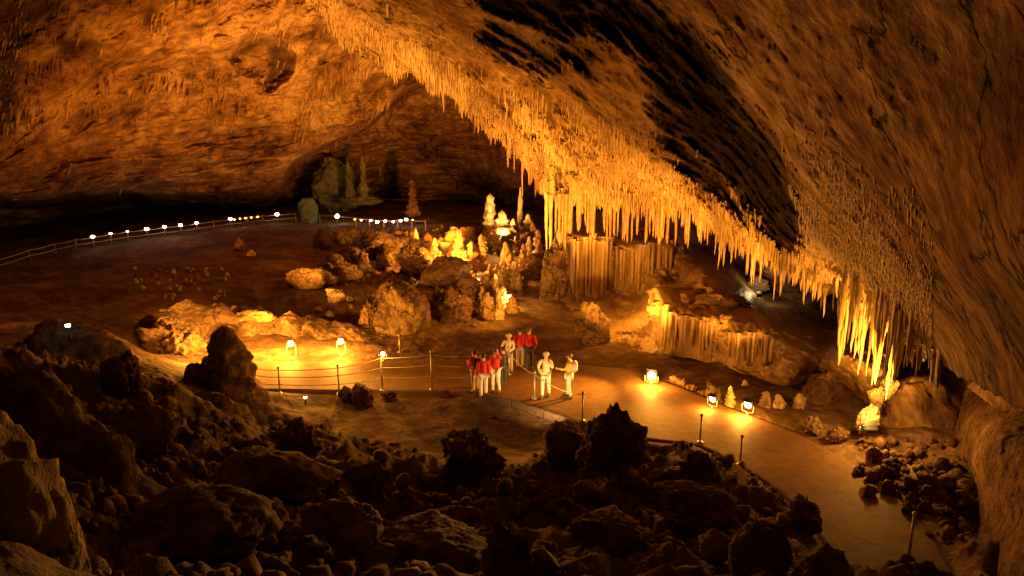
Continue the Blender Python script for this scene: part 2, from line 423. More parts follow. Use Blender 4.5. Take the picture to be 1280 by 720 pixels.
# thin fractured dark lines in the near wall
back = []
lipP = PA[0]; hor = D[0] * np.array([1, 1, 0]); hor /= np.linalg.norm(hor, axis=-1, keepdims=True)
for s in (14, 10, 7, 5, 3.4, 2.2, 1.3, .7, .3):
    w = s * (lipP[:, 2] * 0 + 1)
    zz = .18 * s + .10 * s * s * .3
    back.append(lipP + hor * (s * .8) + np.array([0, 0, 1]) * zz + (fbm(lipP * .4 + s, 3) * .25 * min(s, 3))[:, None] * np.array([0, 0, 1]))
PAall = np.concatenate([np.array(back), PA]); sAall = np.concatenate([np.zeros((len(back),) + sA.shape[1:]), sA])
near_roof = np_mesh('ceiling', PAall.reshape(-1, 3), grid_faces(PAall.shape[0], PAall.shape[1]), M_near, attrs={'dark_patch': sAall.ravel()})
tag(near_roof, 'grooved limestone ceiling slanting down to the right', 'cave ceiling', kind='structure')

# the chamber behind: dome on the left, recess under the arch
B_CP = [(0,200,50),(0,100,43),(0,0,36),(200,200,62),(200,100,54),(200,0,44),(340,230,70),(350,150,62),(350,60,55),(400,0,53),(440,120,63),(500,120,67),(450,200,72),(550,200,73),(600,160,70),(640,230,68),(560,150,70),(520,100,66),
        (700,200,62),(800,300,54),(900,330,49),(960,370,44),(1100,400,36),(1280,450,27),(0,262,61),(200,262,73),(400,262,82),(600,270,80),(-300,200,40),(-300,0,30)]
B_dirs = [ray(a, b) for a, b, c in B_CP]; B_val = [math.log(c) for a, b, c in B_CP]
for a, e, r in [(-45, -12, 48), (-20, -12, 74), (0, -12, 80), (15, -12, 64), (30, -14, 40), (50, -14, 28), (-70, 0, 34), (-70, 30, 24), (0, 40, 34), (0, 80, 20), (60, 10, 30), (90, 0, 24), (-70, -15, 36)]:
    B_dirs.append(dirs(a, e)); B_val.append(math.log(r))
azB = np.concatenate([np.linspace(-78, -37, 50, endpoint=False), np.linspace(-37, 6, 640), np.linspace(6, 40, 160)[1:], np.linspace(40, 100, 40)[1:]])
elB = np.concatenate([np.linspace(-20, -11, 24, endpoint=False), np.linspace(-11, 9, 360), np.linspace(9, 60, 70)[1:]])
AZb, ELb = np.meshgrid(azB, elB)
Db = dirs(AZb, ELb)
RB = np.exp(rbf(np.array(B_dirs), np.array(B_val), Db, 1.5, 0))
pxB, zcB = project(CAM + Db * 60); pxB = np.where(zcB[..., None] > .5, pxB, -9999)
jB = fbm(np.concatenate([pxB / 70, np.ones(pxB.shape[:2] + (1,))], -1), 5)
ARCH = [(320,300),(345,250),(368,205),(400,183),(440,165),(478,140),(515,112),(545,98),(700,60),(1400,60),(1400,900),(320,900)]
arch = sstep(-5, 5, poly_sd(pxB, ARCH) + jB * 5)
RB = RB * (1 + .11 * arch + .22 * sstep(240, 262, pxB[..., 1] + jB * 5) * sstep(420, 330, pxB[..., 0]))
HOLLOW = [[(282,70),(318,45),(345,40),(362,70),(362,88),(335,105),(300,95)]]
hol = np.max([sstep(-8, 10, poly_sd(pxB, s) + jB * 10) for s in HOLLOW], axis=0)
DARKB = [[(40,60),(75,-20),(0,-20),(-60,60),(-20,160),(20,180)],[(170,10),(200,0),(198,40),(172,42)],[(290,85),(305,52),(330,42),(352,55),(358,85),(335,98),(330,62),(312,70)],[(60,45),(140,42),(155,66),(90,72)]]  # near-black patches mixed into the wall's base colour
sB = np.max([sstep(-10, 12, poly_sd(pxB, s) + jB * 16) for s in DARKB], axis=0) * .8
PB = CAM + Db * RB[..., None]
lay = PB * np.array([.06, .06, .42]) + fbm(PB * .05, 3)[..., None] * np.array([.2, .2, .8])
bed = ridged(lay, 4, .55) - .9
lower = sstep(2, -6, ELb)
dB = fbm(PB * .07, 5, .55) * 1.7 + fbm(PB * .3 + 4, 6, .55) * .42 + (ridged(PB * np.array([.13, .13, .2]) + 8, 6, .58) - .9) * .85 + bed * (.35 + .75 * lower) + hol * 3.0
PB = PB + Db * dB[..., None]
chamber = np_mesh('cave_wall', PB.reshape(-1, 3), grid_faces(len(elB), len(azB)), M_far, attrs={'dark_patch': sB.ravel()})
tag(chamber, 'tall amber domed rear wall of the cave chamber', 'cave wall', kind='structure')

# ------------------------------------------------------------------ needle-thin dripstone on the roof (uncountable)
def spikes(name, P3, nrmsrc, n, weight, lmin, lmax, rad, lean, mat, seed, label):
    g = np.random.default_rng(seed)
    nr, nc = P3.shape[:2]
    w = weight[:-1, :-1].ravel(); w = np.clip(w, 0, None); w /= w.sum()
    c = g.choice(len(w), n, p=w); i, j = np.divmod(c, nc - 1)
    u, v = g.random(n)[:, None], g.random(n)[:, None]
    B = (P3[i, j] * (1 - u) + P3[i, j + 1] * u) * (1 - v) + (P3[i + 1, j] * (1 - u) + P3[i + 1, j + 1] * u) * v
    dist = np.linalg.norm(B - CAM, axis=1)
    L = (lmin + (lmax - lmin) * g.random(n) ** 2.2)
    L = L * (.5 + .9 * sstep(-.3, .5, perlin(B * .35))) * dist / 44
    r0 = L * rad * (.6 + .7 * g.random(n)) + .012
    ln = np.array(lean) + g.normal(0, .05, (n, 2))
    ang = np.arange(5) / 5 * 2 * math.pi
    V = np.empty((n, 16, 3))
    for k, (t, rk) in enumerate([(-.25, 1.25), (.12, 1.), (.55, .6)]):
        for q in range(5):
            V[:, k * 5 + q, 0] = B[:, 0] + ln[:, 0] * L * t + np.cos(ang[q]) * r0 * rk
            V[:, k * 5 + q, 1] = B[:, 1] + ln[:, 1] * L * t + np.sin(ang[q]) * r0 * rk
            V[:, k * 5 + q, 2] = B[:, 2] - L * t
    V[:, 15, 0] = B[:, 0] + ln[:, 0] * L; V[:, 15, 1] = B[:, 1] + ln[:, 1] * L; V[:, 15, 2] = B[:, 2] - L
    tri = []
    for k in range(2):
        for q in range(5):
            a, b_, c_, d_ = k * 5 + q, k * 5 + (q + 1) % 5, (k + 1) * 5 + (q + 1) % 5, (k + 1) * 5 + q
            tri += [(a, d_, c_), (a, c_, b_)]
    for q in range(5): tri.append((10 + q, 15, 10 + (q + 1) % 5))
    Fc = (np.arange(n)[:, None, None] * 16 + np.array(tri)[None]).reshape(-1, 3)
    o = np_mesh(name, V.reshape(-1, 3), Fc, mat)
    return tag(o, label, 'stalactites', kind='stuff')

infrA = (np.abs(pxA[..., 0] - 640) < 760) & (pxA[..., 1] > -120) & (pxA[..., 1] < 760)
liptop = np.interp(pxA[..., 0], LIPP[::-1, 0][np.argsort(LIPP[::-1, 0])], LIPP[::-1, 1][np.argsort(LIPP[::-1, 0])])
above = liptop - pxA[..., 1]            # pixels above the lip
cl = sstep(-.25, .5, fbm(PA * .3 + 40, 4))
dsol = np.abs(np.cos(np.radians(ELb)))
wA = infrA * (sstep(np.where(pxA[..., 0] > 640, 125, 55), 10, above) * 3.2 + .3 * cl * sstep(240, 120, above)) * (pxA[..., 0] < 1165) * (1 - np.clip(sA * 1.6, 0, 1)) * np.clip((RA / 40) ** -1, .5, 2)
spikes('fine_stalactites', PA, D, 20000, wA * (.25 + sstep(-.35, .45, fbm(PA * .55 + 15, 4))), .1, .7, .085, (0, 0), M_drip, 5, 'thousands of thin amber stalactites fringing the ceiling edge')
infrB = (np.abs(pxB[..., 0] - 640) < 720) & (pxB[..., 1] > -60) & (pxB[..., 1] < 240) & (pxB[..., 0] < 700)
wB = infrB * (sstep(0, .6, fbm(PB * .16 + 70, 5, .6)) + .06) * sstep(255, 120, pxB[..., 1]) * (1 - .75 * arch)
spikes('fine_wall_spikes', PB, Db, 2600, wB, .13, .7, .13, (-.3, 0), M_far, 6, 'countless small stone drips over the domed rear wall')
# ------------------------------------------------------------------ rocks
def ico(sub):
    bm = bmesh.new(); bmesh.ops.create_icosphere(bm, subdivisions=sub, radius=1)
    V = np.array([v.co[:] for v in bm.verts]); Fc = np.array([[v.index for v in f.verts] for f in bm.faces]); bm.free(); return V, Fc
ICO = {k: ico(k) for k in (1, 2, 3, 4, 5)}

def rock_verts(seed, sub, kind):
    V, Fc = ICO[sub]; g = np.random.default_rng(seed); V = V.copy(); off = g.random(3) * 90
    if kind == 'block':
        r = np.full(len(V), 1.25)
        for n in range(11):
            d = g.normal(size=3); d /= np.linalg.norm(d); c = V @ d; h = .68 + .3 * g.random()
            r = np.where(c > .05, np.minimum(r, h / np.maximum(c, .05)), r)
        r = r * (1 + .14 * fbm(V * 1.7 + off, 5, .6)) + .06 * (ridged(V * 4.5 + off, 5, .6) - .9) + .05 * fbm(V * 8 + off, 4, .6)
    elif kind == 'lump':
        r = np.full(len(V), 1.3)
        for n in range(8):
            d = g.normal(size=3); d /= np.linalg.norm(d); cc = V @ d; h = .66 + .34 * g.random()
            r = np.where(cc > .05, np.minimum(r, h / np.maximum(cc, .05)), r)
        r = r * (1 + .22 * fbm(V * 1.5 + off, 5, .6)) + .2 * (ridged(V * 2.6 + off, 6, .6) - .9) + .06 * fbm(V * 9 + off, 4, .6)
    else:                                              # smooth, water worn
        r = 1 + .2 * fbm(V * 1.1 + off, 3) + .06 * fbm(V * 4 + off, 5, .6) + .05 * (ridged(V * 3 + off, 5, .55) - .9)
    P = V * r[:, None]
    P /= np.abs(P).max(0)
    return P, Fc

PROTO = {}
def rock_mesh(kind, i, sub=5, mat=None):
    key = (kind, i, sub, mat.name)
    if key not in PROTO:
        P, Fc = rock_verts(1000 + i * 7 + {'block': 0, 'lump': 300, 'worn': 600}[kind], sub, kind)
        me = bpy.data.meshes.new('boulder'); _fast(me, P, Fc); me.polygons.foreach_set('use_smooth', np.ones(len(me.polygons), bool)); me.materials.append(mat)
        PROTO[key] = me
    return PROTO[key]

def boulder(px, py, wpx, hpx, kind, i, mat, label, Y=None, deep=.8, name='boulder', cat='boulder', rz=None, tilt=0., group=None, sub=5, sink=.3):
    p = ground_at(px, py) if Y is None else at_y(px, py, Y)
    zc = depth(p); w, h = wpx * zc / F, hpx * zc / F
    o = bpy.data.objects.new(name, rock_mesh(kind, i, sub, mat)); COL.objects.link(o)
    hh = h * (1 + sink) / 2
    o.scale = (w / 2, w / 2 * deep, hh)
    o.location = (p[0], p[1] + w * deep * .32, p[2] + h - hh)
    o.rotation_euler = (0, tilt, rng.random() * .5 - .25 if rz is None else rz)
    return tag(o, label, cat, group)

# --- the rubble slope below the camera: the stones one can tell apart
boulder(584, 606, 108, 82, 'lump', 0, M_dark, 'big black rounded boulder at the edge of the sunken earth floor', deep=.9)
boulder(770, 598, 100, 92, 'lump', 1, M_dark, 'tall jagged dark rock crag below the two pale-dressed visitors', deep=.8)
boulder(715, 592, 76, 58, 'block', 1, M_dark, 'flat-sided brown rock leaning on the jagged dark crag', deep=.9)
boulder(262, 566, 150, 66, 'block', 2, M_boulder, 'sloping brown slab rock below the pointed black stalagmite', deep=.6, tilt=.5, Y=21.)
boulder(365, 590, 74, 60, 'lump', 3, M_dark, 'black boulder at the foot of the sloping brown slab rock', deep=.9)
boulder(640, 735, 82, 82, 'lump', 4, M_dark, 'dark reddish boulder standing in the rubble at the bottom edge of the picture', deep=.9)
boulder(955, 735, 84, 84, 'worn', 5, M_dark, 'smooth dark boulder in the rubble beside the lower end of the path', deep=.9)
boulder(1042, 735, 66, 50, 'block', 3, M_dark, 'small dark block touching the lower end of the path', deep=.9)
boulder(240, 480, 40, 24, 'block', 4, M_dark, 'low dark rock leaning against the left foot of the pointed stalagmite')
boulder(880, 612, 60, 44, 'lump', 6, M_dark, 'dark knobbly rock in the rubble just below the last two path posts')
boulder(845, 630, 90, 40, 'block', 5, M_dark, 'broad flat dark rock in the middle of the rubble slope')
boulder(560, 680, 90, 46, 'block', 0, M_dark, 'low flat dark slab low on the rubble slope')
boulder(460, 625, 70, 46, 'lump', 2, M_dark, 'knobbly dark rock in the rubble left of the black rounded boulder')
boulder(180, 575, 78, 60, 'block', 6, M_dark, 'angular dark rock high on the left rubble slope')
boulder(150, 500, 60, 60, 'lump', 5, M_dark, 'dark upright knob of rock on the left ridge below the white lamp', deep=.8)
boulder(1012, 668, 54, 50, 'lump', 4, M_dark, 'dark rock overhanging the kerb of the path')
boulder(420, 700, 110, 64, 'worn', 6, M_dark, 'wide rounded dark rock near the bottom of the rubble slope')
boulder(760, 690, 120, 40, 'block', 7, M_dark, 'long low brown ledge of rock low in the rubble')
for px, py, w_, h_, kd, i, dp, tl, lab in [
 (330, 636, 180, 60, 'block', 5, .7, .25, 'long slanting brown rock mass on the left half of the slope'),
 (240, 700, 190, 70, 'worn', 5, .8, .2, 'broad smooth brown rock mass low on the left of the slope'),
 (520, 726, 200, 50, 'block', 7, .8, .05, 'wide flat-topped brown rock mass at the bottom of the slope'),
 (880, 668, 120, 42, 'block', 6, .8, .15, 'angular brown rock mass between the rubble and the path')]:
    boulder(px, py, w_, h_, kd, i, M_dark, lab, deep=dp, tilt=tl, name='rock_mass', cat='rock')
# the ribbed rock beside the camera, and the ridge line behind it
boulder(-40, 760, 215, 250, 'worn', 1, M_near, 'large brown ribbed rock face close to the camera', Y=5.2, deep=.9, name='rock_outcrop', cat='rock', rz=.2, sink=1)
boulder(20, 770, 330, 300, 'worn', 2, M_dark, 'long dark rock shoulder behind the ribbed rock face', Y=11, deep=.7, name='rock_outcrop', cat='rock', rz=0, sink=1)
boulder(75, 520, 170, 112, 'worn', 3, M_dark, 'dark rounded ridge rock carrying the white lamp', Y=22.5, deep=.7, name='rock_outcrop', cat='rock', tilt=.2, rz=0)

# --- the cut bank on the left behind the floodlights
def relief(name, label, cat, CPS, x0, x1, y0, y1, step, mat, amp, pits=0., back=4., seed=0., sink=0., topline=None):
    xs = np.arange(x0, x1 + .1, step); ys = np.arange(y0, y1 + .1, step)
    X, Y = np.meshgrid(xs, ys)
    if topline: tl = np.interp(X, *topline) + 7 * fbm(np.stack([X * .045, X * 0 + 2, X * 0], -1), 4); Y = tl + (Y - y0) / (y1 - y0) * (y1 - tl)
    q = np.stack([X, Y], -1)
    C = np.array(CPS, float); Yd = rbf(C[:, :2] / 50, C[:, 2], q / 50, 1.2, .0)
    P = at_y(X, Y, Yd)
    n = fbm(P * .55 + seed, 5, .55) * .42 + (ridged(P * np.array([.8, .8, 1.5]) + seed + 7, 5, .55) - .9) * .3 + fbm(P * 3 + seed, 3) * .06
    Yd = Yd - amp * n
    if pits: Yd = Yd + pits * sstep(.12, .45, perlin(P * 1.5 + 33) + .4 * perlin(P * 3.7))
    P = at_y(X, Y, Yd)
    top = [P[:1] + np.array([0, k, .12 * k - .01 * k * k - sink * k]) for k in (back, back * .5, back * .2)]
    P = np.concatenate(top + [P])
    lf = [P[:, :1] + np.array([0, k, -.9 * k]) for k in (back, back * .4)]; rt = [P[:, -1:] + np.array([0, k, -.9 * k]) for k in (back * .4, back)]
    P = np.concatenate(lf + [P] + rt, 1)
    return tag(np_mesh(name, P.reshape(-1, 3), grid_faces(P.shape[0], P.shape[1]), mat), label, cat)
relief('cut_bank', 'undercut earth and rock bank glowing behind the two orange floodlights', 'rock',
 [(158,372,36.5),(158,420,36),(158,475,35),(185,372,35.4),(240,374,35.6),(300,380,35.4),(340,386,35.3),(390,394,35.2),(440,400,35.2),(485,408,35.4),
  (180,392,33.2),(205,400,32.4),(200,440,31.4),(185,470,30.8),(240,470,30.9),(238,425,32.2),(250,405,33.2),(262,455,32.0),
  (275,394,33.6),(320,396,33.4),(360,402,33.6),(275,410,34.6),(320,410,34.5),(350,414,34.3),(280,436,33.3),(330,434,33.2),(290,452,32.2),(330,455,31.4),
  (390,408,33.9),(385,422,34.0),(400,434,33.1),(440,412,34),(430,424,34.2),(440,436,33.0),(480,420,34.2),(485,436,33.4),(400,455,31.6),(480,455,31.8)],
 158, 486, 372, 474, 1.3, M_boulder, .55, pits=.0, back=2.2, seed=3., sink=.6, topline=([158, 185, 220, 250, 300, 340, 400, 486], [412, 392, 378, 380, 384, 390, 398, 416]))
boulder(216, 474, 92, 84, 'lump', 7, M_boulder, 'pitted pale rock mass glowing left of the pointed stalagmite', Y=31.2, deep=.6, name='rock_outcrop', cat='rock', rz=0)
boulder(316, 402, 60, 14, 'block', 2, M_boulder, 'flat overhanging rock lip above the glowing hollow', Y=33.4, deep=.5, name='rock_shelf', cat='rock', rz=.1, sub=4)
boulder(452, 508, 30, 28, 'block', 1, M_boulder, 'orange-brown stone under the rope fence between its middle posts')
boulder(432, 502, 22, 20, 'block', 3, M_dark, 'dark stone left of the orange-brown stone under the rope fence')
boulder(486, 502, 24, 14, 'lump', 2, M_dark, 'flat dark stone right of the orange-brown stone under the rope fence')
boulder(558, 497, 20, 10, 'lump', 6, M_dark, 'low dark stone under the rope fence beside its tallest post')
g2 = np.random.default_rng(21)
for k in range(70):
    px, py = 166 + 118 * g2.random(), 338 + 40 * g2.random()
    s = 2.6 + 4.5 * g2.random() ** 2
    boulder(px, py, s * 1.3, s, 'block', k % 8, M_pale if k % 3 else M_boulder, 'small pale stone lying on the dark earth above the glowing hollow', group='pale stones above the glowing hollow', name='stone', cat='stone', sub=3)

# --- the boulder field in the middle
FIELD = [
 (493, 420, 88, 68, 'block', 4, M_boulder, 'large cracked amber boulder behind the rope fence'),
 (462, 418, 34, 44, 'lump', 1, M_boulder, 'knobbly amber rock against the left side of the large cracked boulder'),
 (556, 362, 72, 42, 'block', 5, M_boulder, 'broad flat-topped orange boulder in the middle of the boulder field'),
 (470, 326, 66, 36, 'lump', 3, M_boulder, 'wide humped boulder below the cluster of white path lights'),
 (402, 312, 24, 28, 'worn', 5, M_red, 'reddish upright boulder below the greenish block'),
 (440, 332, 40, 22, 'lump', 6, M_boulder, 'low knobbly boulder left of the humped boulder'),
 (385, 360, 78, 28, 'block', 7, M_boulder, 'long flat slab tilted on the bare earth slope', .7),
 (610, 402, 26, 36, 'block', 2, M_boulder, 'upright leaning block in front of the yellow lamp'),
 (572, 404, 60, 46, 'lump', 4, M_dark, 'dark shadowed boulder right of the large cracked boulder'),
 (520, 346, 48, 28, 'lump', 5, M_boulder, 'rounded boulder left of the flat-topped orange boulder'),
 (515, 318, 34, 26, 'lump', 7, M_boulder, 'brown boulder under the white-lit stalagmite stub'),
 (545, 338, 40, 20, 'block', 0, M_boulder, 'low block behind the flat-topped orange boulder'),
 (585, 375, 42, 26, 'block', 6, M_boulder, 'brown block below the pale lamp-lit stub'),
 (430, 352, 46, 24, 'block', 3, M_boulder, 'flat rock below the low knobbly boulder'),
 (455, 346, 30, 22, 'lump', 0, M_boulder, 'rough rock beside the flat rock in the boulder field'),
 (640, 318, 66, 36, 'lump', 2, M_dark, 'dark mound carrying the white-lit stalagmites'),
 (668, 352, 60, 32, 'lump', 3, M_dark, 'dark rock slope below the white-lit stalagmite mound'),
 (298, 314, 16, 18, 'lump', 1, M_boulder, 'small lone rock on the bare earth below the walkway'),
 (312, 322, 14, 10, 'block', 4, M_boulder, 'small flat rock beside the lone rock below the walkway'),
 (560, 392, 46, 22, 'block', 1, M_boulder, 'brown rock at the foot of the dark shadowed boulder'),
]
for f in FIELD: boulder(*f[:8], deep=f[8] if len(f) > 8 else .85)
for k in range(70):
    px = 395 + 250 * g2.random(); py = 300 + 105 * g2.random()
    if abs(px - 493) < 50 and py > 340: continue
    s = 9 + 16 * g2.random() ** 2
    boulder(px, py, s * (1 + .5 * g2.random()), s, ['block', 'lump'][k % 2], k % 8, [M_boulder, M_boulder, M_dark][k % 3], 'brown rock among the tumbled stones of the boulder field', group='tumbled rocks of the boulder field', name='rock', cat='rock', sub=4)

# --- rocks on the right, round the flowstone
boulder(692, 388, 40, 92, 'lump', 5, M_boulder, 'rough rock pillar at the left end of the lower stone curtain', Y=40.0, deep=.8, name='rock_pillar', cat='rock')
relief('flowstone_bank', 'stepped flowstone bank carrying the stone curtains on the right', 'flowstone',
 [(676,285,50),(676,350,47),(676,420,42),(676,470,36),(690,292,43),(690,370,42),(700,290,42.2),(760,290,42.2),(850,298,42),(720,330,41.6),(780,335,41.8),(845,330,41.4),(740,370,41.0),(800,368,41),(845,352,40.4),
  (705,382,39.4),(760,382,39.0),(820,372,38.8),(705,410,36.4),(760,408,35.4),(800,402,33.9),(720,434,33.2),(780,434,32.6),(806,420,33.4),(700,455,32.5),(780,455,31.6),
  (880,336,36.2),(905,344,36),(870,350,34.7),(850,362,34.0),(880,368,33.4),(840,380,32.7),(862,384,32.1),(890,392,31.0),(920,374,34),(935,396,31.6),(815,372,36),(825,350,39),
  (880,315,45),(915,325,46),(940,345,46),(960,330,47),(1000,370,44),(1040,400,40),(960,375,42),(985,395,36),
  (826,388,32.5),(860,394,31.9),(905,404,30.6),(830,430,32.3),(870,446,31.5),(905,454,30.6),(840,466,31.2),(900,474,30.4),
  (945,414,30.6),(968,418,29.8),(960,454,29.4),(935,474,29.6),(990,430,29.6),(1000,458,28.8),(1010,425,31),
  (975,488,28.0),(960,518,27.2),(1000,534,26.6),(930,500,29),(1024,470,29.5),(1032,505,28.8),(1040,540,27.5),
  (1050,442,27),(1072,450,25.8),(1095,462,24.9),(1060,476,27.6),(1090,486,25.6),(1075,510,26.6),(1065,540,26),(1110,430,28),(1112,520,26)],
 676, 1112, 285, 556, 1.6, M_curtain, .75, back=4, seed=11., topline=([676, 690, 704, 716, 1112], [360, 335, 305, 287, 285]))
relief('rock_wall', 'dim brown foot of the wall under the slanting ceiling at the right', 'rock',
 [(1150,480,28),(1180,520,26),(1190,600,24),(1200,700,19),(1240,800,15),(1200,490,25),(1240,500,22),(1300,520,19),(1212,530,21.5),(1210,580,20.3),(1228,560,19),(1240,620,17.4),(1250,540,18.6),(1280,560,17),(1280,640,15.8),(1285,720,13.6),(1262,690,15.2),(1330,600,15),(1420,560,14),(1420,700,12),(1340,790,11.8)],
 1150, 1420, 478, 800, 2.0, M_dark, .28, back=3, seed=43.)
boulder(741, 430, 52, 52, 'lump', 6, M_boulder, 'craggy boulder at the left end of the flowstone apron', Y=33.0)
boulder(918, 408, 58, 50, 'lump', 0, M_curtain, 'rounded lumpy rock on top of the short stone curtain', Y=33.0)
boulder(1032, 536, 62, 72, 'worn', 1, M_dark, 'dark rounded boulder in the hollow left of the brightest lamp', Y=26.2, deep=.7)
boulder(1152, 600, 120, 128, 'worn', 2, M_near, 'big dim brown rock bulge right of the brightest lamp', Y=23.9, deep=.75)
boulder(895, 500, 26, 20, 'lump', 4, M_boulder, 'small lit rock at the path edge behind the low floodlights')
boulder(1020, 545, 30, 24, 'lump', 6, M_boulder, 'small brown rock at the path edge under the dark hollow')
boulder(1050, 556, 34, 22, 'lump', 1, M_dark, 'dark rock at the path edge below the brightest lamp')
for k in range(16):
    px = 842 + 40 * g2.random(); s = 5 + 4 * g2.random()
    boulder(px, 478 + (px - 842) * .5 - 3 * g2.random(), s * 1.4, s, 'lump', k % 8, M_boulder, 'small stone in the row edging the path between the floodlights', group='stones edging the path', name='stone', cat='stone', sub=3)
for k in range(42):
    t = g2.random(); px = 1075 + 130 * t + 14 * g2.normal(); py = 572 + 70 * t * g2.random() + 30 * g2.random() + 40 * t
    s = 8 + 15 * g2.random() ** 1.6
    boulder(px, py, s * 1.2, s, ['lump', 'block'][k % 2], k % 8, M_dark, 'dark rough rock in the heap along the right side of the path', group='dark rocks along the right of the path', name='rock', cat='rock', sub=4)
# more of the slope's rocks, alike
for k in range(20):
    px = 130 + 880 * g2.random(); top = np.interp(px, [130, 300, 400, 520, 660, 760, 850, 1000], [440, 530, 570, 605, 620, 585, 590, 665])
    py = top + (725 - top) * g2.random() ** 1.2
    s = (16 + 30 * g2.random() ** 2) * (.7 + .6 * (py - top) / (725 - top + 1))
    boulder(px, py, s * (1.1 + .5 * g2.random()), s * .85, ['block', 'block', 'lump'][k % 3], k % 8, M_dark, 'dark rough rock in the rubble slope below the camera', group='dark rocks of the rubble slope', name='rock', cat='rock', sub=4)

# --- loose rubble nobody could count
def rubble(name, n, sampler, smin, smax, mat, label, seed):
    g = np.random.default_rng(seed); protos = [rock_verts(4000 + k, 2, ['lump', 'block'][k % 2]) for k in range(8)]
    Vs, Fs, off = [], [], 0
    pts = sampler(g, n); z = terrain(pts)
    for (x, y), zz in zip(pts, z):
        P, Fc = protos[g.integers(8)]
        s = smin * (smax / smin) ** (g.random() ** 2.6)
        q = Quaternion(g.normal(size=4)).normalized().to_matrix()
        P = (P * np.array([1, .85, .7]) * s) @ np.array(q).T + np.array([x, y, zz + s * .25])
        Vs.append(P); Fs.append(Fc + off); off += len(P)
    o = np_mesh(name, np.concatenate(Vs), np.concatenate(Fs), mat)
    return tag(o, label, 'rubble', kind='stuff')
def keep(q):
    return (poly_sd(q, LANE) < -.15) & (poly_sd(q, PIT) < -.1) & (poly_sd(q, BACK) < .2)
def samp_slope(g, n):
    out = np.zeros((0, 2))
    while len(out) < n:
        px = 20 + 1010 * g.random(4 * n); t = g.random(4 * n)
        a = np.radians(np.interp(px, [0, 640, 1280], [-37, 0, 36])); r = 6.5 + 19 * t
        q = np.stack([np.sin(a) * r, np.cos(a) * r], -1)
        m = keep(q) & (perlin(np.concatenate([q * .32, np.ones((len(q), 1))], 1)) + .16 * g.normal(size=len(q)) > .12)
        out = np.concatenate([out, q[m]])
    return out[:n]
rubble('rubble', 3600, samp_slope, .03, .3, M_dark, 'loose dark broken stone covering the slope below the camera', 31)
def samp_field(g, n):
    out = np.zeros((0, 2))
    while len(out) < n:
        q = np.stack([-14 + 17 * g.random(3 * n), 34 + 26 * g.random(3 * n)], -1)
        m = keep(q) & (poly_sd(project(np.concatenate([q, np.zeros((len(q), 1))], 1))[0], [(380,300),(520,285),(700,300),(660,372),(600,410),(540,425),(450,425),(400,350)]) > 0) & (perlin(np.concatenate([q * .4, np.ones((len(q), 1))], 1)) > -.15)
        out = np.concatenate([out, q[m]])
    return out[:n]
rubble('rubble', 900, samp_field, .06, .35, M_boulder, 'loose brown stones between the boulders of the middle field', 32)
def samp_right(g, n):
    q = g0(1072 + 145 * g.random(n), 555 + 130 * g.random(n))[:, :2]
    return q[keep(q)]
rubble('rubble', 500, samp_right, .06, .3, M_dark, 'loose dark stones in the heap right of the path', 33)

# ------------------------------------------------------------------ stalagmites
def stal_mesh(seed, lumps=.18, taper=.8, n=26, rows=44, flare=.22):
    g = np.random.default_rng(seed); t = np.linspace(0, 1, rows)
    kn = 3 + int(g.integers(4)); ph = g.random() * 6
    r = np.sqrt(np.clip(1 - t ** (2.2 + 2 * taper), 0, 1)) * (1 - (.38 + .25 * taper * g.random()) * t) * (1 + (.03 if seed in (50, 54) else .13) * np.sin(t * kn * 6.28 + ph)) + flare * np.exp(-t * 8)
    a = np.arange(n) / n * 2 * math.pi
    T_, A2 = np.meshgrid(t, a, indexing='ij'); off = g.random(3) * 60
    q = np.stack([np.cos(A2) * .9, np.sin(A2) * .9, T_ * 4.5], -1)
    Rr = r[:, None] * (1 + lumps * 1.5 * fbm(q * 1.1 + off, 5, .6) + lumps * .8 * np.abs(perlin(q * np.array([1, 1, 2.2]) + off)) + .08 * np.sin(A2 * 7 + 3 * perlin(q + off)))
    Rr[-1] = 0.001
    sway = fbm(np.stack([t * 1.5, t * 0 + off[0], t * 0], -1), 2) * .25
    V = np.stack([np.cos(A2) * Rr + sway[:, None] * T_, np.sin(A2) * Rr, T_], -1).reshape(-1, 3)
    me = bpy.data.meshes.new('stalagmite'); _fast(me, V, grid_faces(rows, n, wrap=True)); me.polygons.foreach_set('use_smooth', np.ones(len(me.polygons), bool)); return me
SM = [stal_mesh(50 + k, lumps=[.18, .3, .25, .4][k % 4], taper=[.4, .9, .2, .7][k % 4]) for k in range(8)]
def stalagmite(px, py, wpx, hpx, i, mat, label, Y=None, group=None, lean=0.):
    p = ground_at(px, py) if Y is None else at_y(px, py, Y)
    zc = depth(p); me = SM[i]
    key = ('sm', i, mat.name)
    if key not in PROTO: m2 = me.copy(); m2.materials.append(mat); PROTO[key] = m2
    o = bpy.data.objects.new('stalagmite', PROTO[key]); COL.objects.link(o)
    h = hpx * zc / F * 1.04
    o.scale = (wpx / 2 * zc / F * .85, wpx / 2 * zc / F * .85, h + .25); o.location = (p[0], p[1], p[2] - .25); o.rotation_euler = (0, lean, i * 1.3 + px)
    return tag(o, label, 'stalagmite', group)
boulder(1088, 538, 34, 32, 'lump', 5, M_drip, 'dazzling golden rock in front of the brightest lamp', Y=22.7)
boulder(1098, 512, 24, 30, 'lump', 2, M_drip, 'golden rock knob behind the dazzling one', Y=23.6, deep=.9)
boulder(1112, 496, 26, 26, 'lump', 3, M_drip, 'small golden rock under the hanging stalactites, right of the dazzling one', Y=23.9)
stalagmite(290, 498, 84, 92, 0, M_dark, 'pointed black stalagmite standing against the glowing hollow', Y=25.5)
stalagmite(262, 496, 40, 52, 2, M_dark, 'short dark stump at the left side of the pointed black stalagmite', Y=25.8)
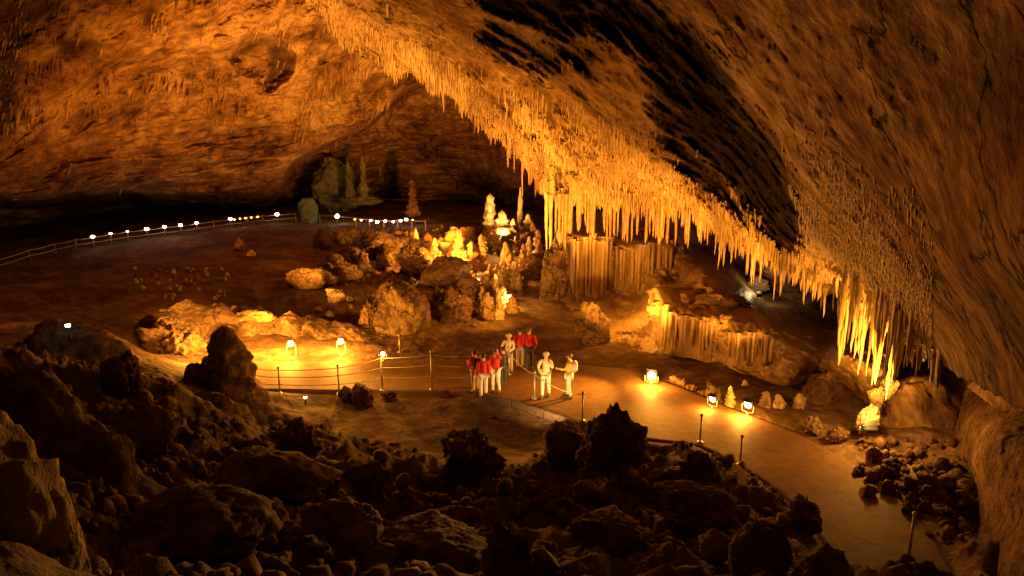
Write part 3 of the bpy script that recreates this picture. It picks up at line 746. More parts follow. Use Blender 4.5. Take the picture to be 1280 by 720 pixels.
for a in [(650, 302, 10, 66, 1, M_pale, 'slim tall white-lit column stalagmite reaching towards the ceiling fringe', 53.),
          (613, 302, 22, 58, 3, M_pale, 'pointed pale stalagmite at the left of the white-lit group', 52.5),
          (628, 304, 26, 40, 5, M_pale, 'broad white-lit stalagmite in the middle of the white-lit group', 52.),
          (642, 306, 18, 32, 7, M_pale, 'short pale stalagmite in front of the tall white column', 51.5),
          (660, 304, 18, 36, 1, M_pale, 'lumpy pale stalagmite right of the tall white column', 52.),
          (672, 330, 16, 42, 3, M_drip, 'amber stalagmite standing below and right of the white-lit group', 48.5),
          (655, 312, 14, 22, 5, M_pale, 'small pale nub at the foot of the tall white column', 51.),
          (543, 326, 16, 28, 1, M_drip, 'lone amber stalagmite at the rear of the boulder field', None),
          (550, 330, 12, 16, 5, M_drip, 'short stub leaning on the lone amber stalagmite', None),
          (574, 332, 20, 44, 3, M_drip, 'knobbed amber stalagmite left of the bright golden group', None),
          (590, 336, 24, 34, 7, M_drip, 'wide golden stalagmite of the bright golden group', None),
          (602, 334, 20, 40, 5, M_drip, 'bright golden stalagmite beside a hidden lamp', None),
          (582, 338, 18, 24, 2, M_drip, 'small golden stub in front of the bright golden group', None),
          (520, 308, 11, 22, 2, M_pale, 'white-topped stalagmite stub near the end of the path lights', None),
          (622, 356, 16, 26, 1, M_drip, 'amber stub above the yellow lamp', None),
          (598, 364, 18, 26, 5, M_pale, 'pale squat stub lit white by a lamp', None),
          (628, 384, 18, 26, 3, M_drip, 'amber stump close left of the yellow lamp', None),
          (640, 390, 20, 20, 7, M_drip, 'low orange stump under the yellow lamp', None),
          (516, 266, 15, 40, 3, M_red, 'lone reddish stalagmite against the dark rear recess', 66.),
          (955, 522, 22, 34, 3, M_drip, 'first flared stalagmite beside the low floodlights', 25.7),
          (972, 532, 30, 40, 1, M_drip, 'second flared stalagmite with ribbed skirts at the path edge', 25.6),
          (995, 538, 34, 48, 7, M_drip, 'tallest flared stalagmite left of the dark hollow', 25.8),
          (1012, 545, 20, 26, 5, M_drip, 'small flared stalagmite under the dark hollow', 25.0),
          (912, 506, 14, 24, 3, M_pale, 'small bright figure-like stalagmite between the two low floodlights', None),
          (930, 492, 14, 18, 5, M_drip, 'short knob of dripstone behind the low floodlights', 28.),
          (885, 494, 14, 20, 2, M_dark, 'dark knob of dripstone left of the low floodlights', 28.),
          (130, 462, 22, 28, 2, M_boulder, 'stubby brown knob on the left ridge beside the glowing rock', 24.5),
          (146, 466, 20, 34, 0, M_boulder, 'upright brown knob nearest the glowing pitted rock', 24.8)]:
    stalagmite(*a[:7], Y=a[7])
for k in range(26):
    t = g2.random(); px = 668 - 62 * t + 20 * g2.normal() * .6; py = 306 + 78 * t + 8 * g2.normal()
    s = 10 + 14 * g2.random()
    stalagmite(px, py, s * (.6 + .4 * g2.random()), s * 1.5, int(g2.integers(1, 8)), [M_drip, M_drip, M_pale][k % 3], 'small amber stalagmite in the lit cascade between the white group and the yellow lamp', group='small stalagmites of the lit cascade')
boulder(385, 280, 28, 32, 'block', 6, M_green, 'pale greenish squared block of rock beside the far walkway', deep=.8, rz=.2, name='rock_block', cat='rock')
boulder(414, 256, 74, 60, 'lump', 3, M_green, 'dim greenish rock mass leaning on the rear wall', Y=72., name='rock_outcrop', cat='rock', rz=0, deep=.5)
for k, (px, w_, h_, lab) in enumerate([(437, 16, 52, 'left one of the two dim greenish columns by the rear wall'), (455, 14, 60, 'right and taller one of the two dim greenish columns by the rear wall')]):
    p = at_y(px, 254, 70.); zc = depth(p); o = bpy.data.objects.new('column', SM[[2, 6][k]].copy()); o.data.materials.append(M_green); COL.objects.link(o)
    o.scale = (w_ * .4 * zc / F, w_ * .4 * zc / F, h_ * zc / F); o.location = tuple(p); tag(o, lab, 'stone column')
boulder(448, 258, 60, 14, 'lump', 5, M_green, 'low greenish rocks at the foot of the rear columns', Y=69.5, name='rock_outcrop', cat='rock', rz=0)

# ------------------------------------------------------------------ stone curtains and stalactites
def pillar_mesh(seed, n=12, rows=22):
    g = np.random.default_rng(seed); t = np.linspace(0, 1, rows); off = g.random(3) * 80
    r = np.interp(t, [0, .08, .7, .93, 1], [1.35, 1.05, .82, .6, .02])
    a = np.arange(n) / n * 2 * math.pi; T_, A2 = np.meshgrid(t, a, indexing='ij')
    q = np.stack([np.cos(A2), np.sin(A2), T_ * 7], -1)
    Rr = r[:, None] * (1 + .22 * fbm(q * .9 + off, 3))
    sw = .3 * fbm(np.stack([t * 2, t * 0 + off[1], t * 0], -1), 2)
    V = np.stack([np.cos(A2) * Rr + sw[:, None], np.sin(A2) * Rr, -T_], -1).reshape(-1, 3)
    me = bpy.data.meshes.new('column'); _fast(me, V, grid_faces(rows, n, True, True)); me.polygons.foreach_set('use_smooth', np.ones(len(me.polygons), bool)); me.materials.append(M_curtain); return me
def needle_mesh(seed, n=9, rows=18):
    g = np.random.default_rng(seed); t = np.linspace(0, 1, rows); off = g.random(3) * 80
    r = np.interp(t, [0, .1, .5, .85, 1], [1.5, 1.0, .72, .42, .02])
    a = np.arange(n) / n * 2 * math.pi; T_, A2 = np.meshgrid(t, a, indexing='ij')
    q = np.stack([np.cos(A2), np.sin(A2), T_ * 8], -1)
    Rr = r[:, None] * (1 + .3 * fbm(q * .9 + off, 3)); sw = .8 * fbm(np.stack([t * 2, t * 0 + off[1], t * 0], -1), 2) * t
    V = np.stack([np.cos(A2) * Rr + sw[:, None], np.sin(A2) * Rr, -T_], -1).reshape(-1, 3)
    me = bpy.data.meshes.new('stalactite'); _fast(me, V, grid_faces(rows, n, True, True)); me.polygons.foreach_set('use_smooth', np.ones(len(me.polygons), bool)); me.materials.append(M_drip); return me
PIL = [pillar_mesh(900 + k) for k in range(7)]; NEE = [needle_mesh(950 + k) for k in range(8)]

def curtain(name, label, x0, x1, topf, botf, Yf, n, seed, backing):
    g = np.random.default_rng(seed)
    Y0f = Yf; Yf = lambda x: Y0f(x) + 1.3 * max(0., 1 - (x - x0) / (x1 - x0) / .14) ** 2 + 1.3 * max(0., 1 - (x1 - x) / (x1 - x0) / .14) ** 2
    mid = at_y((x0 + x1) / 2, topf((x0 + x1) / 2), Yf((x0 + x1) / 2))
    root = empty(name, mid); tag(root, label, 'flowstone')
    xs = np.linspace(x0, x1, n) + g.normal(0, .25, n) * (x1 - x0) / n
    sp = (x1 - x0) / n
    for i, x in enumerate(xs):
        y0 = topf(x) + 9 * perlin(np.array([x * .06, seed * 2.2, 0.])) + g.normal(0, 1.5); y1 = botf(x) + g.normal(0, 4.5)
        p = at_y(x, y0, Yf(x) + g.normal(0, .16)); b = at_y(x, y1, Yf(x))
        o = bpy.data.objects.new('column', PIL[g.integers(7)]); COL.objects.link(o); o.parent = root
        s = sp * (.3 + .42 * g.random()) * depth(p) / F
        o.location = tuple(p - mid); o.scale = (s, s * .9, p[2] - b[2]); o.rotation_euler = (0, 0, g.random() * 6)
    # the stone they run down from: a rounded lip and a back wall
    y0_ = seed * 3.3; m = 60; X = np.linspace(x0 - sp, x1 + sp, m); prof = [(0, .75), (.10, .28), (.02, -.28), (-.18, -.42), (-.5, -.2)] 
    rows_ = []
    for dz, dy in [(.1, 3.2), (.3, 2.3), (.34, 1.6), (.26, 1.0), (.16, .5), (.06, .18), (.0, -.06), (-.1, -.14), (-.25, .04), ('b', .22), ('c', .5)]:
        L = []
        for x in X:
            p = at_y(x, topf(x), Yf(x)); b = at_y(x, botf(x), Yf(x))
            nz = fbm(np.array([x * .07, 3. + (0 if isinstance(dz, str) else dz * 2), 1. + y0_]), 4) * 1.6
            nb = perlin(np.array([x * .022, dy * .5 + seed, 2.])); z = p[2] + dz + .05 * nz + .28 * max(0., dy) ** .5 * nb if not isinstance(dz, str) and dy > .2 else p[2] + dz + .1 * nz if not isinstance(dz, str) else (b[2] + (p[2] - b[2]) * .3 if dz == 'b' else b[2] - .4)
            L.append((p[0], p[1] + dy + .12 * nz, z))
        rows_.append(L)
    V = np.array(rows_).reshape(-1, 3) - mid
    np_mesh('lip', V, grid_faces(11, m), backing, parent=root)
    return root
lerp = lambda xs, ys: (lambda x: float(np.interp(x, xs, ys)))
curtain('stone_curtain', 'lower stone curtain of long fluted columns under the hanging stalactites', 712, 764, lerp([712, 764], [296, 297]), lerp([712, 764], [373, 369]), lerp([700, 860], [40.2, 40.2]), 11, 1, M_curtain)
curtain('stone_curtain', 'stepped-back stone curtain right of the long fluted columns', 766, 846, lerp([766, 846], [308, 306]), lerp([766, 800, 846], [364, 360, 346]), lerp([700, 860], [40.6, 40.6]), 15, 2, M_curtain)
curtain('stone_curtain', 'short stone curtain at the foot of the swelling flowstone mound', 820, 905, lerp([820, 905], [386, 402]), lerp([820, 860, 905], [428, 440, 447]), lerp([820, 905], [31.9, 29.9]), 19, 3, M_curtain)
curtain('stone_curtain', 'ragged low stone curtain right of the short one', 908, 968, lerp([908, 968], [414, 418]), lerp([908, 968], [450, 452]), lerp([908, 968], [29.8, 28.7]), 13, 4, M_curtain)

for px, py, w_, h_, Y, i, lab in [(838, 396, 60, 22, 32.3, 0, 'rounded flowstone bulge at the left end of the short curtain'), (872, 400, 50, 18, 31.5, 2, 'rounded flowstone bulge over the middle of the short curtain'),
        (908, 414, 56, 22, 30.5, 5, 'rounded flowstone bulge where the short and ragged curtains meet'), (946, 424, 46, 20, 29.6, 6, 'rounded flowstone bulge above the ragged low curtain'),
        (846, 384, 76, 26, 33.4, 3, 'rounded flowstone hump behind the left end of the short curtain'), (893, 396, 66, 28, 31.9, 1, 'rounded flowstone hump behind the right end of the short curtain'),
        (738, 304, 66, 14, 40.6, 2, 'swelling flowstone brow over the long fluted columns'), (806, 316, 90, 16, 41.0, 4, 'swelling flowstone brow over the stepped-back curtain')]:
    boulder(px, py, w_, h_, 'worn', i, M_curtain, lab, Y=Y, deep=.5, name='flowstone_bulge', cat='flowstone', rz=0)
pj, zj = project(PA[:118]); pjf = pj.reshape(-1, 2); PAf = PA[:118].reshape(-1, 3)
okj = (zj.ravel() > 1) & (np.abs(pjf[:, 0] - 640) < 700)
pjf, PAf = pjf[okj], PAf[okj]
def roof_at(px, py):
    i = np.argmin((pjf[:, 0] - px) ** 2 + (pjf[:, 1] - py) ** 2); return PAf[i]
lx = LIPP[::-1, 0]; ls_ = np.argsort(lx); lipy = lambda x: float(np.interp(x, lx[ls_], LIPP[::-1, 1][ls_]))
g3 = np.random.default_rng(77)
SECT = [(540, 690, 30, 12, 30, 16, 1.9, 'thin amber stalactite on the rising ceiling fringe above the white-lit stalagmites', 'stalactites of the rising fringe'),
        (690, 862, 60, 38, 50, 5, 2.1, 'long amber stalactite in the front row hanging above the stone curtain', 'front row above the stone curtain'),
        (694, 860, 38, 26, 46, 18, 2.2, 'amber stalactite of the upper row above the stone curtain', 'upper row above the stone curtain'),
        (862, 965, 36, 26, 52, 18, 2.3, 'amber stalactite in the ragged fringe right of the stone curtain', 'ragged fringe right of the stone curtain'),
        (965, 1050, 30, 24, 50, 20, 2.2, 'thin golden stalactite in the fringe above the flared stalagmites', 'fringe above the flared stalagmites'),
        (1045, 1140, 80, 46, 104, 44, 3.6, 'long golden stalactite hanging above the brightest lamp', 'long stalactites above the brightest lamp'),
        (1135, 1186, 14, 26, 56, 12, 3.0, 'dim brown stalactite at the right end of the fringe', 'dim stalactites at the end of the fringe')]
for x0, x1, n, l0, l1, up, rp, lab, grp in SECT:
    for k in range(n):
        x = x0 + (x1 - x0) * (k + g3.random()) / n; x += 9 * math.sin(x * .21 + 2 * math.sin(x * .05)); x = min(max(x, x0), x1); y = lipy(x) - up * g3.random()
        p = roof_at(x, y); zc = depth(p)
        L = (l0 + (l1 - l0) * g3.random() ** 1.4) * zc / F
        o = bpy.data.objects.new('stalactite', PIL[g3.integers(7)] if 'front row' in grp else NEE[g3.integers(8)]); COL.objects.link(o)
        s = rp * (.6 + .5 * g3.random() + .7 * (g3.random() > .88)) * zc / F; L *= (.45 if g3.random() < .15 else 1)
        o.location = tuple(p + np.array([0, 0, .2])); o.scale = (s, s, L + .2); o.rotation_euler = (0, 0, g3.random() * 6)
        tag(o, lab, 'stalactite', grp)
for k in range(6):
    x = 682 + 30 * (k + g3.random() * .7) / 6; p = at_y(x, 246 + 6 * g3.random(), 40.2 + .8 * g3.random()); zc = depth(p)
    o = bpy.data.objects.new('stalactite', NEE[k % 8]); COL.objects.link(o); s = (1.5 + 1.3 * g3.random()) * zc / F
    o.location = tuple(p + np.array([0, 0, .3])); o.scale = (s, s, (62 + 50 * g3.random()) * zc / F); o.rotation_euler = (0, 0, k)
    tag(o, 'very long slender stalactite at the left end of the front row', 'stalactite', 'slender stalactites left of the stone curtain')
# the thin drip that hangs alone in front of the dark recess
p = roof_at(651, 206); o = bpy.data.objects.new('stalactite', NEE[0]); COL.objects.link(o); o.location = tuple(p + np.array([0, 0, .3])); o.scale = (.07, .07, 2.3)
tag(o, 'single long thin stalactite hanging towards the tall white column', 'stalactite')
# ------------------------------------------------------------------ fences
M_metal = plain('weathered_metal', (.42, .38, .33), .45, .6)
M_rope = plain('pale_rope', (.62, .52, .38), .8)
M_black = plain('black_housing', (.03, .028, .025), .5)
M_wood = plain('old_post', (.3, .2, .12), .8)
def catenary(a, b, sag, n=9):
    a, b = np.array(a, float), np.array(b, float)
    return [tuple(a + (b - a) * t + np.array([0, 0, -4 * sag * t * (1 - t)])) for t in np.linspace(0, 1, n)]
def post(root, p, h, mat, r=.03, cap=True):
    b = MB(); o = np.array(root.location)
    q = np.array(p) - o
    b.tube([q + [0, 0, -.15], q + [0, 0, h]], r, 8)
    po = b.build('post', mat, root)
    if cap:
        b = MB(); b.ball(q + [0, 0, h + .02], r * 1.7); b.build('cap', mat, po); b = MB(); b.tube([q + [0, 0, -.02], q + [0, 0, .03]], r * 3, 10); b.build('foot_plate', mat, po)
    return po
def zg(px, py): return g0(np.array(float(px)), np.array(float(py)))
# tourist fence in front of the floodlights
FP = [(318, 489, 1.0), (350, 492, 1.0), (424, 493, 1.12), (478, 488, 1.38), (540, 487, 1.5), (592, 488, 1.45)]
P0 = [zg(a, b) for a, b, h in FP]
fence = empty('rope_fence', P0[2]); tag(fence, 'rope fence with slim metal posts in front of the floodlights', 'rope fence')
for p, (a, b, h) in zip(P0, FP): post(fence, p, h, M_metal, .032)
for f, i0 in ((.36, 0), (.66, 0), (.93, 0)):
    b = MB(); pts = []
    for i in range(i0, len(P0) - 1):
        A = P0[i] + [0, 0, FP[i][2] * f]; B = P0[i + 1] + [0, 0, FP[i + 1][2] * f]
        pts += catenary(A - np.array(fence.location), B - np.array(fence.location), .04, 8)[(1 if i > i0 else 0):]
    b.tube(pts, .017, 6); b.build('rope', M_rope, fence)
# rope from the group to the posts by the two pale-dressed visitors
FQ = [(636, 468, 1.0), (668, 498, 1.0), (728, 526, 1.0)]
Q0 = [zg(a, b) for a, b, h in FQ]
f2 = empty('rope_fence', Q0[1]); tag(f2, 'short rope barrier with three posts along the raised kerb by the visitors', 'rope fence')
for p, (a, b, h) in zip(Q0, FQ): post(f2, p, h, M_metal, .035)
b = MB(); pts = []
for i in range(2): pts += catenary(Q0[i] + [0, 0, .95] - np.array(f2.location), Q0[i + 1] + [0, 0, .95] - np.array(f2.location), .16, 10)[(1 if i else 0):]
b.tube(pts, .018, 6); b.build('rope', M_rope, f2)
for (a, b_, h, lab) in [(875, 553, .92, 'thin metal post at the path edge, farther of the last two'), (925, 581, .92, 'thin metal post at the path edge with a lit top, nearer of the last two'), (1135, 702, 1.25, 'tall dark metal post at the lower end of the path'), (500, 440, .75, 'lone short yellowish post behind the rope fence')]:
    p = zg(a, b_); r_ = empty('path_post', p); tag(r_, lab, 'post'); post(r_, p, h, M_metal, .035)
# the raised kerb slab beside the group
kb = MB(); K = [zg(a, b_) for a, b_ in [(604, 494), (640, 504), (680, 517), (724, 532)]]
kpts = [tuple(k + np.array([0, -.12, .03])) for k in K]
for a, b_ in zip(kpts[:-1], kpts[1:]):
    a, b_ = np.array(a), np.array(b_); d = b_ - a
    kb.box(tuple((a + b_) / 2), (np.linalg.norm(d) - .02, .12, .3), math.atan2(d[1], d[0]), .02)
tag(kb.build('kerb', plain('stone_kerb', (.11, .07, .045), .85, var=.4), smooth=False), 'low stone kerb edging the raised path by the visitors', 'kerb')

# far walkway railing
W = [(-40, 352), (0, 340), (38, 327), (70, 319), (96, 313), (118, 310), (140, 306), (161, 303), (185, 300), (207, 297), (227, 295), (247, 292), (268, 289), (289, 286), (310, 283.5), (329, 281.5), (347, 280), (370, 278)]
WP = [ground_at(a, b_) for a, b_ in W]
f3 = empty('railing', WP[8]); tag(f3, 'long low rope railing curving along the far walkway', 'railing')
for p in WP: post(f3, p, .8, M_wood, .045, False)
for hgt in (.75, .4):
    b = MB(); pts = []
    for i in range(len(WP) - 1): pts += catenary(WP[i] + [0, 0, hgt] - np.array(f3.location), WP[i + 1] + [0, 0, hgt] - np.array(f3.location), .04, 6)[(1 if i else 0):]
    b.tube(pts, .022, 5); b.build('rope', M_rope, f3)
W2 = [(400, 280), (422, 281), (445, 284), (462, 286), (480, 287), (497, 287), (515, 287), (532, 288)]
WQ = [ground_at(a, b_) for a, b_ in W2]
f4 = empty('railing', WQ[3]); tag(f4, 'short straight rope railing behind the boulder field', 'railing')
for p in WQ: post(f4, p, .8, M_wood, .045, False)
b = MB(); pts = []
for i in range(len(WQ) - 1): pts += catenary(WQ[i] + [0, 0, .75] - np.array(f4.location), WQ[i + 1] + [0, 0, .75] - np.array(f4.location), .04, 6)[(1 if i else 0):]
b.tube(pts, .022, 5); b.build('rope', M_rope, f4)

# ------------------------------------------------------------------ lamps
def emis(name, col, s): return plain(name, (.8, .7, .5), .3, emit=col, strength=s)
E_white = emis('white_lamp_glass', (1, .86, .7), 22); E_dim = emis('dim_lamp_glass', (1, .8, .55), 14)
E_amber = emis('amber_lamp_glass', (1, .55, .16), 60); E_orange = emis('orange_lamp_glass', (1, .4, .06), 12); E_yel = emis('yellow_lamp_glass', (1, .66, .22), 45)
def point(name, pos, power, col, rad=.08, parent=None):
    d = bpy.data.lights.new(name, 'POINT'); d.energy = power; d.color = col; d.shadow_soft_size = rad
    o = bpy.data.objects.new(name, d); COL.objects.link(o); o.location = tuple(pos)
    if parent: o.parent = parent; o.location = tuple(np.array(pos) - np.array(parent.location))
    return o
def spot(name, pos, target, power, col, size=70, blend=.6, rad=.1):
    d = bpy.data.lights.new(name, 'SPOT'); d.energy = power; d.color = col; d.spot_size = R(size); d.spot_blend = blend; d.shadow_soft_size = rad
    o = bpy.data.objects.new(name, d); COL.objects.link(o); o.location = tuple(pos)
    o.rotation_euler = Vector(np.asarray(target, float) - np.asarray(pos, float)).to_track_quat('-Z', 'Y').to_euler(); return o

def near_ground(px, py, h):
    q = zg(px, py); return np.array([q[0], q[1], max(0., float(terrain(np.array([[q[0], q[1]]]))[0])) + h])
def walk_lamp(p, h, r, mat, label, group=None):
    root = empty('walkway_lamp', p); tag(root, label, 'lamp', group)
    b = MB(); b.tube([(0, 0, -.1), (0, 0, h - r)], .03, 8); b.tube([(0, 0, h - r * 1.5), (0, 0, h - r * .6)], [.035, r * .8], 10); b.build('stake', M_black, root)
    b = MB(); b.ball((0, 0, h), r, n=12); b.build('bulb', mat, root)
    b = MB(); b.tube([(0, 0, h + r * .8), (0, 0, h + r * 1.15)], [r * 1.3, r * .5], 12); b.build('cap', M_black, root)
    return root
def flood(p, aim, s, mat, label, h=.45, group=None, name='floodlight'):
    """a square floodlight on a yoke: housing, glass, bracket"""
    root = empty(name, p); tag(root, label, 'floodlight', group)
    d = np.asarray(aim, float) - np.asarray(p, float); yaw = math.atan2(-d[0], d[1]); el = math.atan2(d[2] - h, np.hypot(d[0], d[1]))
    Mx = Matrix.Translation((0, 0, h)) @ Matrix.Rotation(yaw, 4, 'Z') @ Matrix.Rotation(el, 4, 'X')
    def placed(b, nm, m, par=root):
        o = b.build(nm, m, par, False); o.matrix_local = Mx; return o
    b = MB(); b.box((0, -s * .25, 0), (s * 1.35, s * .6, s * 1.3), bevel=s * .08)
    for k in range(5): b.box((-s * .5 + k * s * .25, -s * .62, 0), (s * .05, s * .2, s * .8))
    b.box((0, s * .22, s * .68), (s * 1.3, s * .5, s * .05)); ho = placed(b, 'housing', M_black)
    b = MB(); b.tube([(0, s * .04, 0), (0, s * .1, 0), (0, s * .16, 0)], [s * .5, s * .48, s * .25], 18); placed(b, 'glass', mat)
    b = MB(); b.tube([(-s * .85, 0, h), (-s * .85, 0, h * .25), (0, 0, h * .12), (s * .85, 0, h * .25), (s * .85, 0, h)], s * .07, 6); b.tube([(0, 0, -.12), (0, 0, h * .15)], s * .16, 8)
    br = b.build('bracket', M_metal, root); br.rotation_euler = (0, 0, yaw)
    return root

# small white lights on the far railing
for k, (px, py, r, m) in enumerate([(118, 310, .12, E_white), (140, 306, .09, E_white), (161, 303, .08, E_dim), (185, 300, .14, E_white), (207, 297, .12, E_white), (227, 295, .13, E_white), (247, 292, .11, E_white), (289, 286, .13, E_white), (347, 280, .16, E_white)]):
    p = ground_at(px, py); l = walk_lamp(p, .8, r, m, 'small white lamp on a stake along the far curving railing', 'white lamps on the far railing')
    point('lamp_or_fill_light', p + [0, -.35, .8], 2.5, (1, .6, .3), .1, l)
for k, (px, py, m) in enumerate([(294, 285.5, E_orange), (301, 284.6, E_orange), (308, 283.8, E_orange), (315, 283.0, E_orange), (323, 282.2, E_orange)]):
    walk_lamp(ground_at(px, py), .72, .08, m, 'tiny orange lamp in the short row on the far railing', 'tiny orange lamps on the far railing')
for k, (px, py, r, m) in enumerate([(422, 281, .18, E_white), (444, 285, .07, E_orange), (452, 286, .08, E_dim), (464, 286.5, .10, E_white), (472, 288.5, .13, E_white), (482, 287, .11, E_white), (492, 288, .10, E_white), (501, 286.5, .12, E_white), (508, 285, .14, E_white), (516, 285.5, .06, E_dim)]):
    p = ground_at(px, py); l = walk_lamp(p, .7, r, m, 'small white lamp in the crowded row behind the boulder field', 'crowded white lamps behind the boulder field')
    if m is E_white and k % 2 == 0: point('lamp_or_fill_light', p + [0, -.3, .8], 8, (1, .6, .28), .1, l)
p = ground_at(422, 281); point('greenish_light', p + [0, .3, 1.0], 32, (.8, .95, .4), .1)
p = at_y(87, 423, 22.6); l = walk_lamp(p, .42, .075, E_white, 'bright white lamp alone on the dark left ridge'); point('lamp_or_fill_light', p + [0, -.5, .8], 1.2, (1, .8, .6), .1, l)

AMB = (1, .385, .036); RED = (1, .31, .02); YEL = (1, .47, .07); BRN = (1, .48, .1)
CAMP = np.array([0, 0, H])
# the pair of floodlights in front of the cut bank, and the lamp on the fence post
for px, py, lab in [(365, 449, 'left of the two orange floodlights in front of the cut bank'), (427, 446, 'right of the two orange floodlights in front of the cut bank')]:
    p = zg(px, py); fl = flood(p, p + [2, -9, 3.2], .21, E_amber, lab, .7)
    point('lamp_or_fill_light', p + [0, -.4, .6], 520, AMB, .1, fl)
    point('lamp_or_fill_light', p + [-.6, .8, .6], 420, AMB, .1, fl)
p = zg(480, 487); fl = flood(p + [0, .05, 1.15], p + [0, -10, 4.], .17, E_yel, 'small bright floodlight fixed to the rope fence post', .25); point('lamp_or_fill_light', p + [.1, -.3, 1.7], 90, YEL, .06, fl)
p = gp0 = ground_at(636, 384); fl = flood(p, p + [-1, -10, 3], .24, E_yel, 'yellow lamp glowing among the amber stumps behind the visitors', .5); point('lamp_or_fill_light', p + [0, -.35, .65], 200, YEL, .1, fl)
p = ground_at(607, 330); fl = flood(p, p + [-6, -3, 3.5], .22, E_yel, 'lamp glowing at the right of the golden stalagmite group', 1.0); point('lamp_or_fill_light', p + [-.1, -.7, 1.4], 500, YEL, .1, fl)
p = at_y(628, 303, 50.2); fl = flood(p, p + [-1, 8, 4], .2, E_yel, 'lamp at the foot of the white-lit stalagmites', .3); point('lamp_or_fill_light', p + [0, -.1, .9], 620, (1, .55, .13), .1, fl)
p = ground_at(598, 368); fl = flood(p, p + [-.4, 9, 3], .18, E_yel, 'lamp hidden in front of the pale squat stub', .2); point('lamp_or_fill_light', p + [0, -.25, .55], 110, (1, .7, .25), .08, fl)
# floods by the path on the right
p = zg(814, 479); fl = flood(p, p + [-3, -8, 5], .3, E_yel, 'square floodlight at the rear edge of the path right of the visitors', .3)
point('lamp_or_fill_light', p + [-.1, -.5, .42], 420, AMB, .1, fl)
p = zg(890, 509); fl = flood(p, p + [-5, -4, -1.4], .24, E_amber, 'left of the two low floodlights washing the path', .32); point('lamp_or_fill_light', p + [-.3, -.35, .3], 110, AMB, .08, fl)
p = zg(934, 517); fl = flood(p, p + [-5, -5, -1.6], .26, E_yel, 'right of the two low floodlights washing the path', .34); point('lamp_or_fill_light', p + [-.35, -.4, .3], 260, AMB, .08, fl)
p = at_y(1084, 544, 22.2); fl = flood(p, p + [0, 3, 5], .3, E_yel, 'brightest lamp at the foot of the long golden stalactites', .3); point('lamp_or_fill_light', p + [-.1, -.4, .8], 140, YEL, .1, fl)
point('lamp_or_fill_light', at_y(1090, 492, 22.3), 280, YEL, .1, None)
p = at_y(945, 358, 41.); 
boulder(948, 366, 34, 22, 'lump', 1, M_pale, 'white-lit rock glimpsed deep behind the hanging fringe', Y=42.)
fl = flood(p + [0, -.6, -.6], p + [0, 6, 2], .2, E_white, 'white lamp deep behind the hanging fringe', .3); point('lamp_or_fill_light', p + [0, -.5, .2], 34, (1, .68, .3), .1, fl)
p = ground_at(382, 506); walk_lamp(p, .3, .06, E_yel, 'tiny yellow lamp low in the rubble under the rope fence')
# beams of those floodlights and unseen uplights, plus added fill lights without fixtures
LZ = lambda px, py, dz: zg(px, py) + np.array([0, 0, dz])
spot('floodlight_or_fill_beam', LZ(812, 482, .6), at_y(770, 205, 39.5), 11500, AMB, 60, 1.)
spot('floodlight_or_fill_beam', LZ(700, 400, .6), at_y(720, 200, 41), 6500, AMB, 66, 1.)
spot('floodlight_or_fill_beam', LZ(905, 513, .6), at_y(910, 255, 34), 5600, AMB, 58, 1.)
spot('floodlight_or_fill_beam', ground_at(640, 385) + [0, 0, .8], at_y(640, 180, 46), 6500, AMB, 80)
spot('floodlight_or_fill_beam', at_y(1090, 522, 21.2), at_y(1102, 420, 23.5), 5200, (1, .41, .04), 100, 1.)
spot('floodlight_or_fill_beam', LZ(365,447,.9), at_y(260, 70, 52), 24000, RED, 70, 1.)
spot('floodlight_or_fill_beam', LZ(427,445,.9), at_y(370, 60, 54), 38000, (1, .42, .05), 62, 1.)
spot('floodlight_or_fill_beam', ground_at(530, 372) + [0, 0, 1.5], at_y(455, 80, 58), 7000, AMB, 70, 1.)
spot('floodlight_or_fill_beam', ground_at(560, 320) + [0, 0, 1.2], at_y(500, 225, 75), 9500, RED, 75, 1.)
spot('floodlight_or_fill_beam', LZ(640, 545, .5), at_y(1060, 150, 20), 2700, BRN, 70, 1.)
spot('floodlight_or_fill_beam', LZ(700, 548, .5), LZ(650, 470, 1.1), 1150, (1, .56, .16), 75, 1.)  # added fill light for the visitors and pit floor, no fixture
spot('floodlight_or_fill_beam', LZ(790, 474, 1.5), zg(560, 520), 2500, AMB, 100, 1.)
point('lamp_or_fill_light', near_ground(286, 450, 1.0), 1900, AMB, .1)
point('lamp_or_fill_light', near_ground(236, 474, .5), 300, AMB, .1)
point('lamp_or_fill_light', at_y(222, 366, 34.2) + [0, 0, .3], 90, AMB, .1)  # added fill, brightens the pale stones above the hollow
spot('floodlight_or_fill_beam', LZ(735, 462, 2.0), at_y(850, 360, 34), 1800, AMB, 70, 1.)  # added fill from mid-air, brightens the flowstone mound
point('lamp_or_fill_light', at_y(778, 390, 34.2) + [0, 0, .9], 300, AMB, .15)  # added point fill over the mound edge, no lamp there
spot('floodlight_or_fill_beam', LZ(830, 478, 2.4), at_y(15, 640, 5.2), 9000, BRN, 22, 1.)  # added fill, long narrow beam onto the ribbed rock by the camera
spot('floodlight_or_fill_beam', LZ(440, 452, 1.7), zg(450, 600), 900, AMB, 110, 1.)  # added fill hung above the floodlight, reaches the left foreground slope
spot('floodlight_or_fill_beam', LZ(830, 480, 1.7), zg(790, 600), 1100, AMB, 75, 1.)  # added fill from mid-air towards the middle of the rubble slope
spot('floodlight_or_fill_beam', LZ(735, 462, 2.0), at_y(778, 335, 40.5), 2600, AMB, 42, 1.)  # added fill from mid-air, brightens the lower stone curtains
spot('floodlight_or_fill_beam', LZ(640, 420, 2.), zg(560, 380) + [0, 0, 1], 900, AMB, 130, 1.)  # broad fill over the boulder field, no lamp stands here
point('lamp_or_fill_light', at_y(560, 300, 45), 2600, AMB, .3)  # added mid-air fill that brightens the boulder field
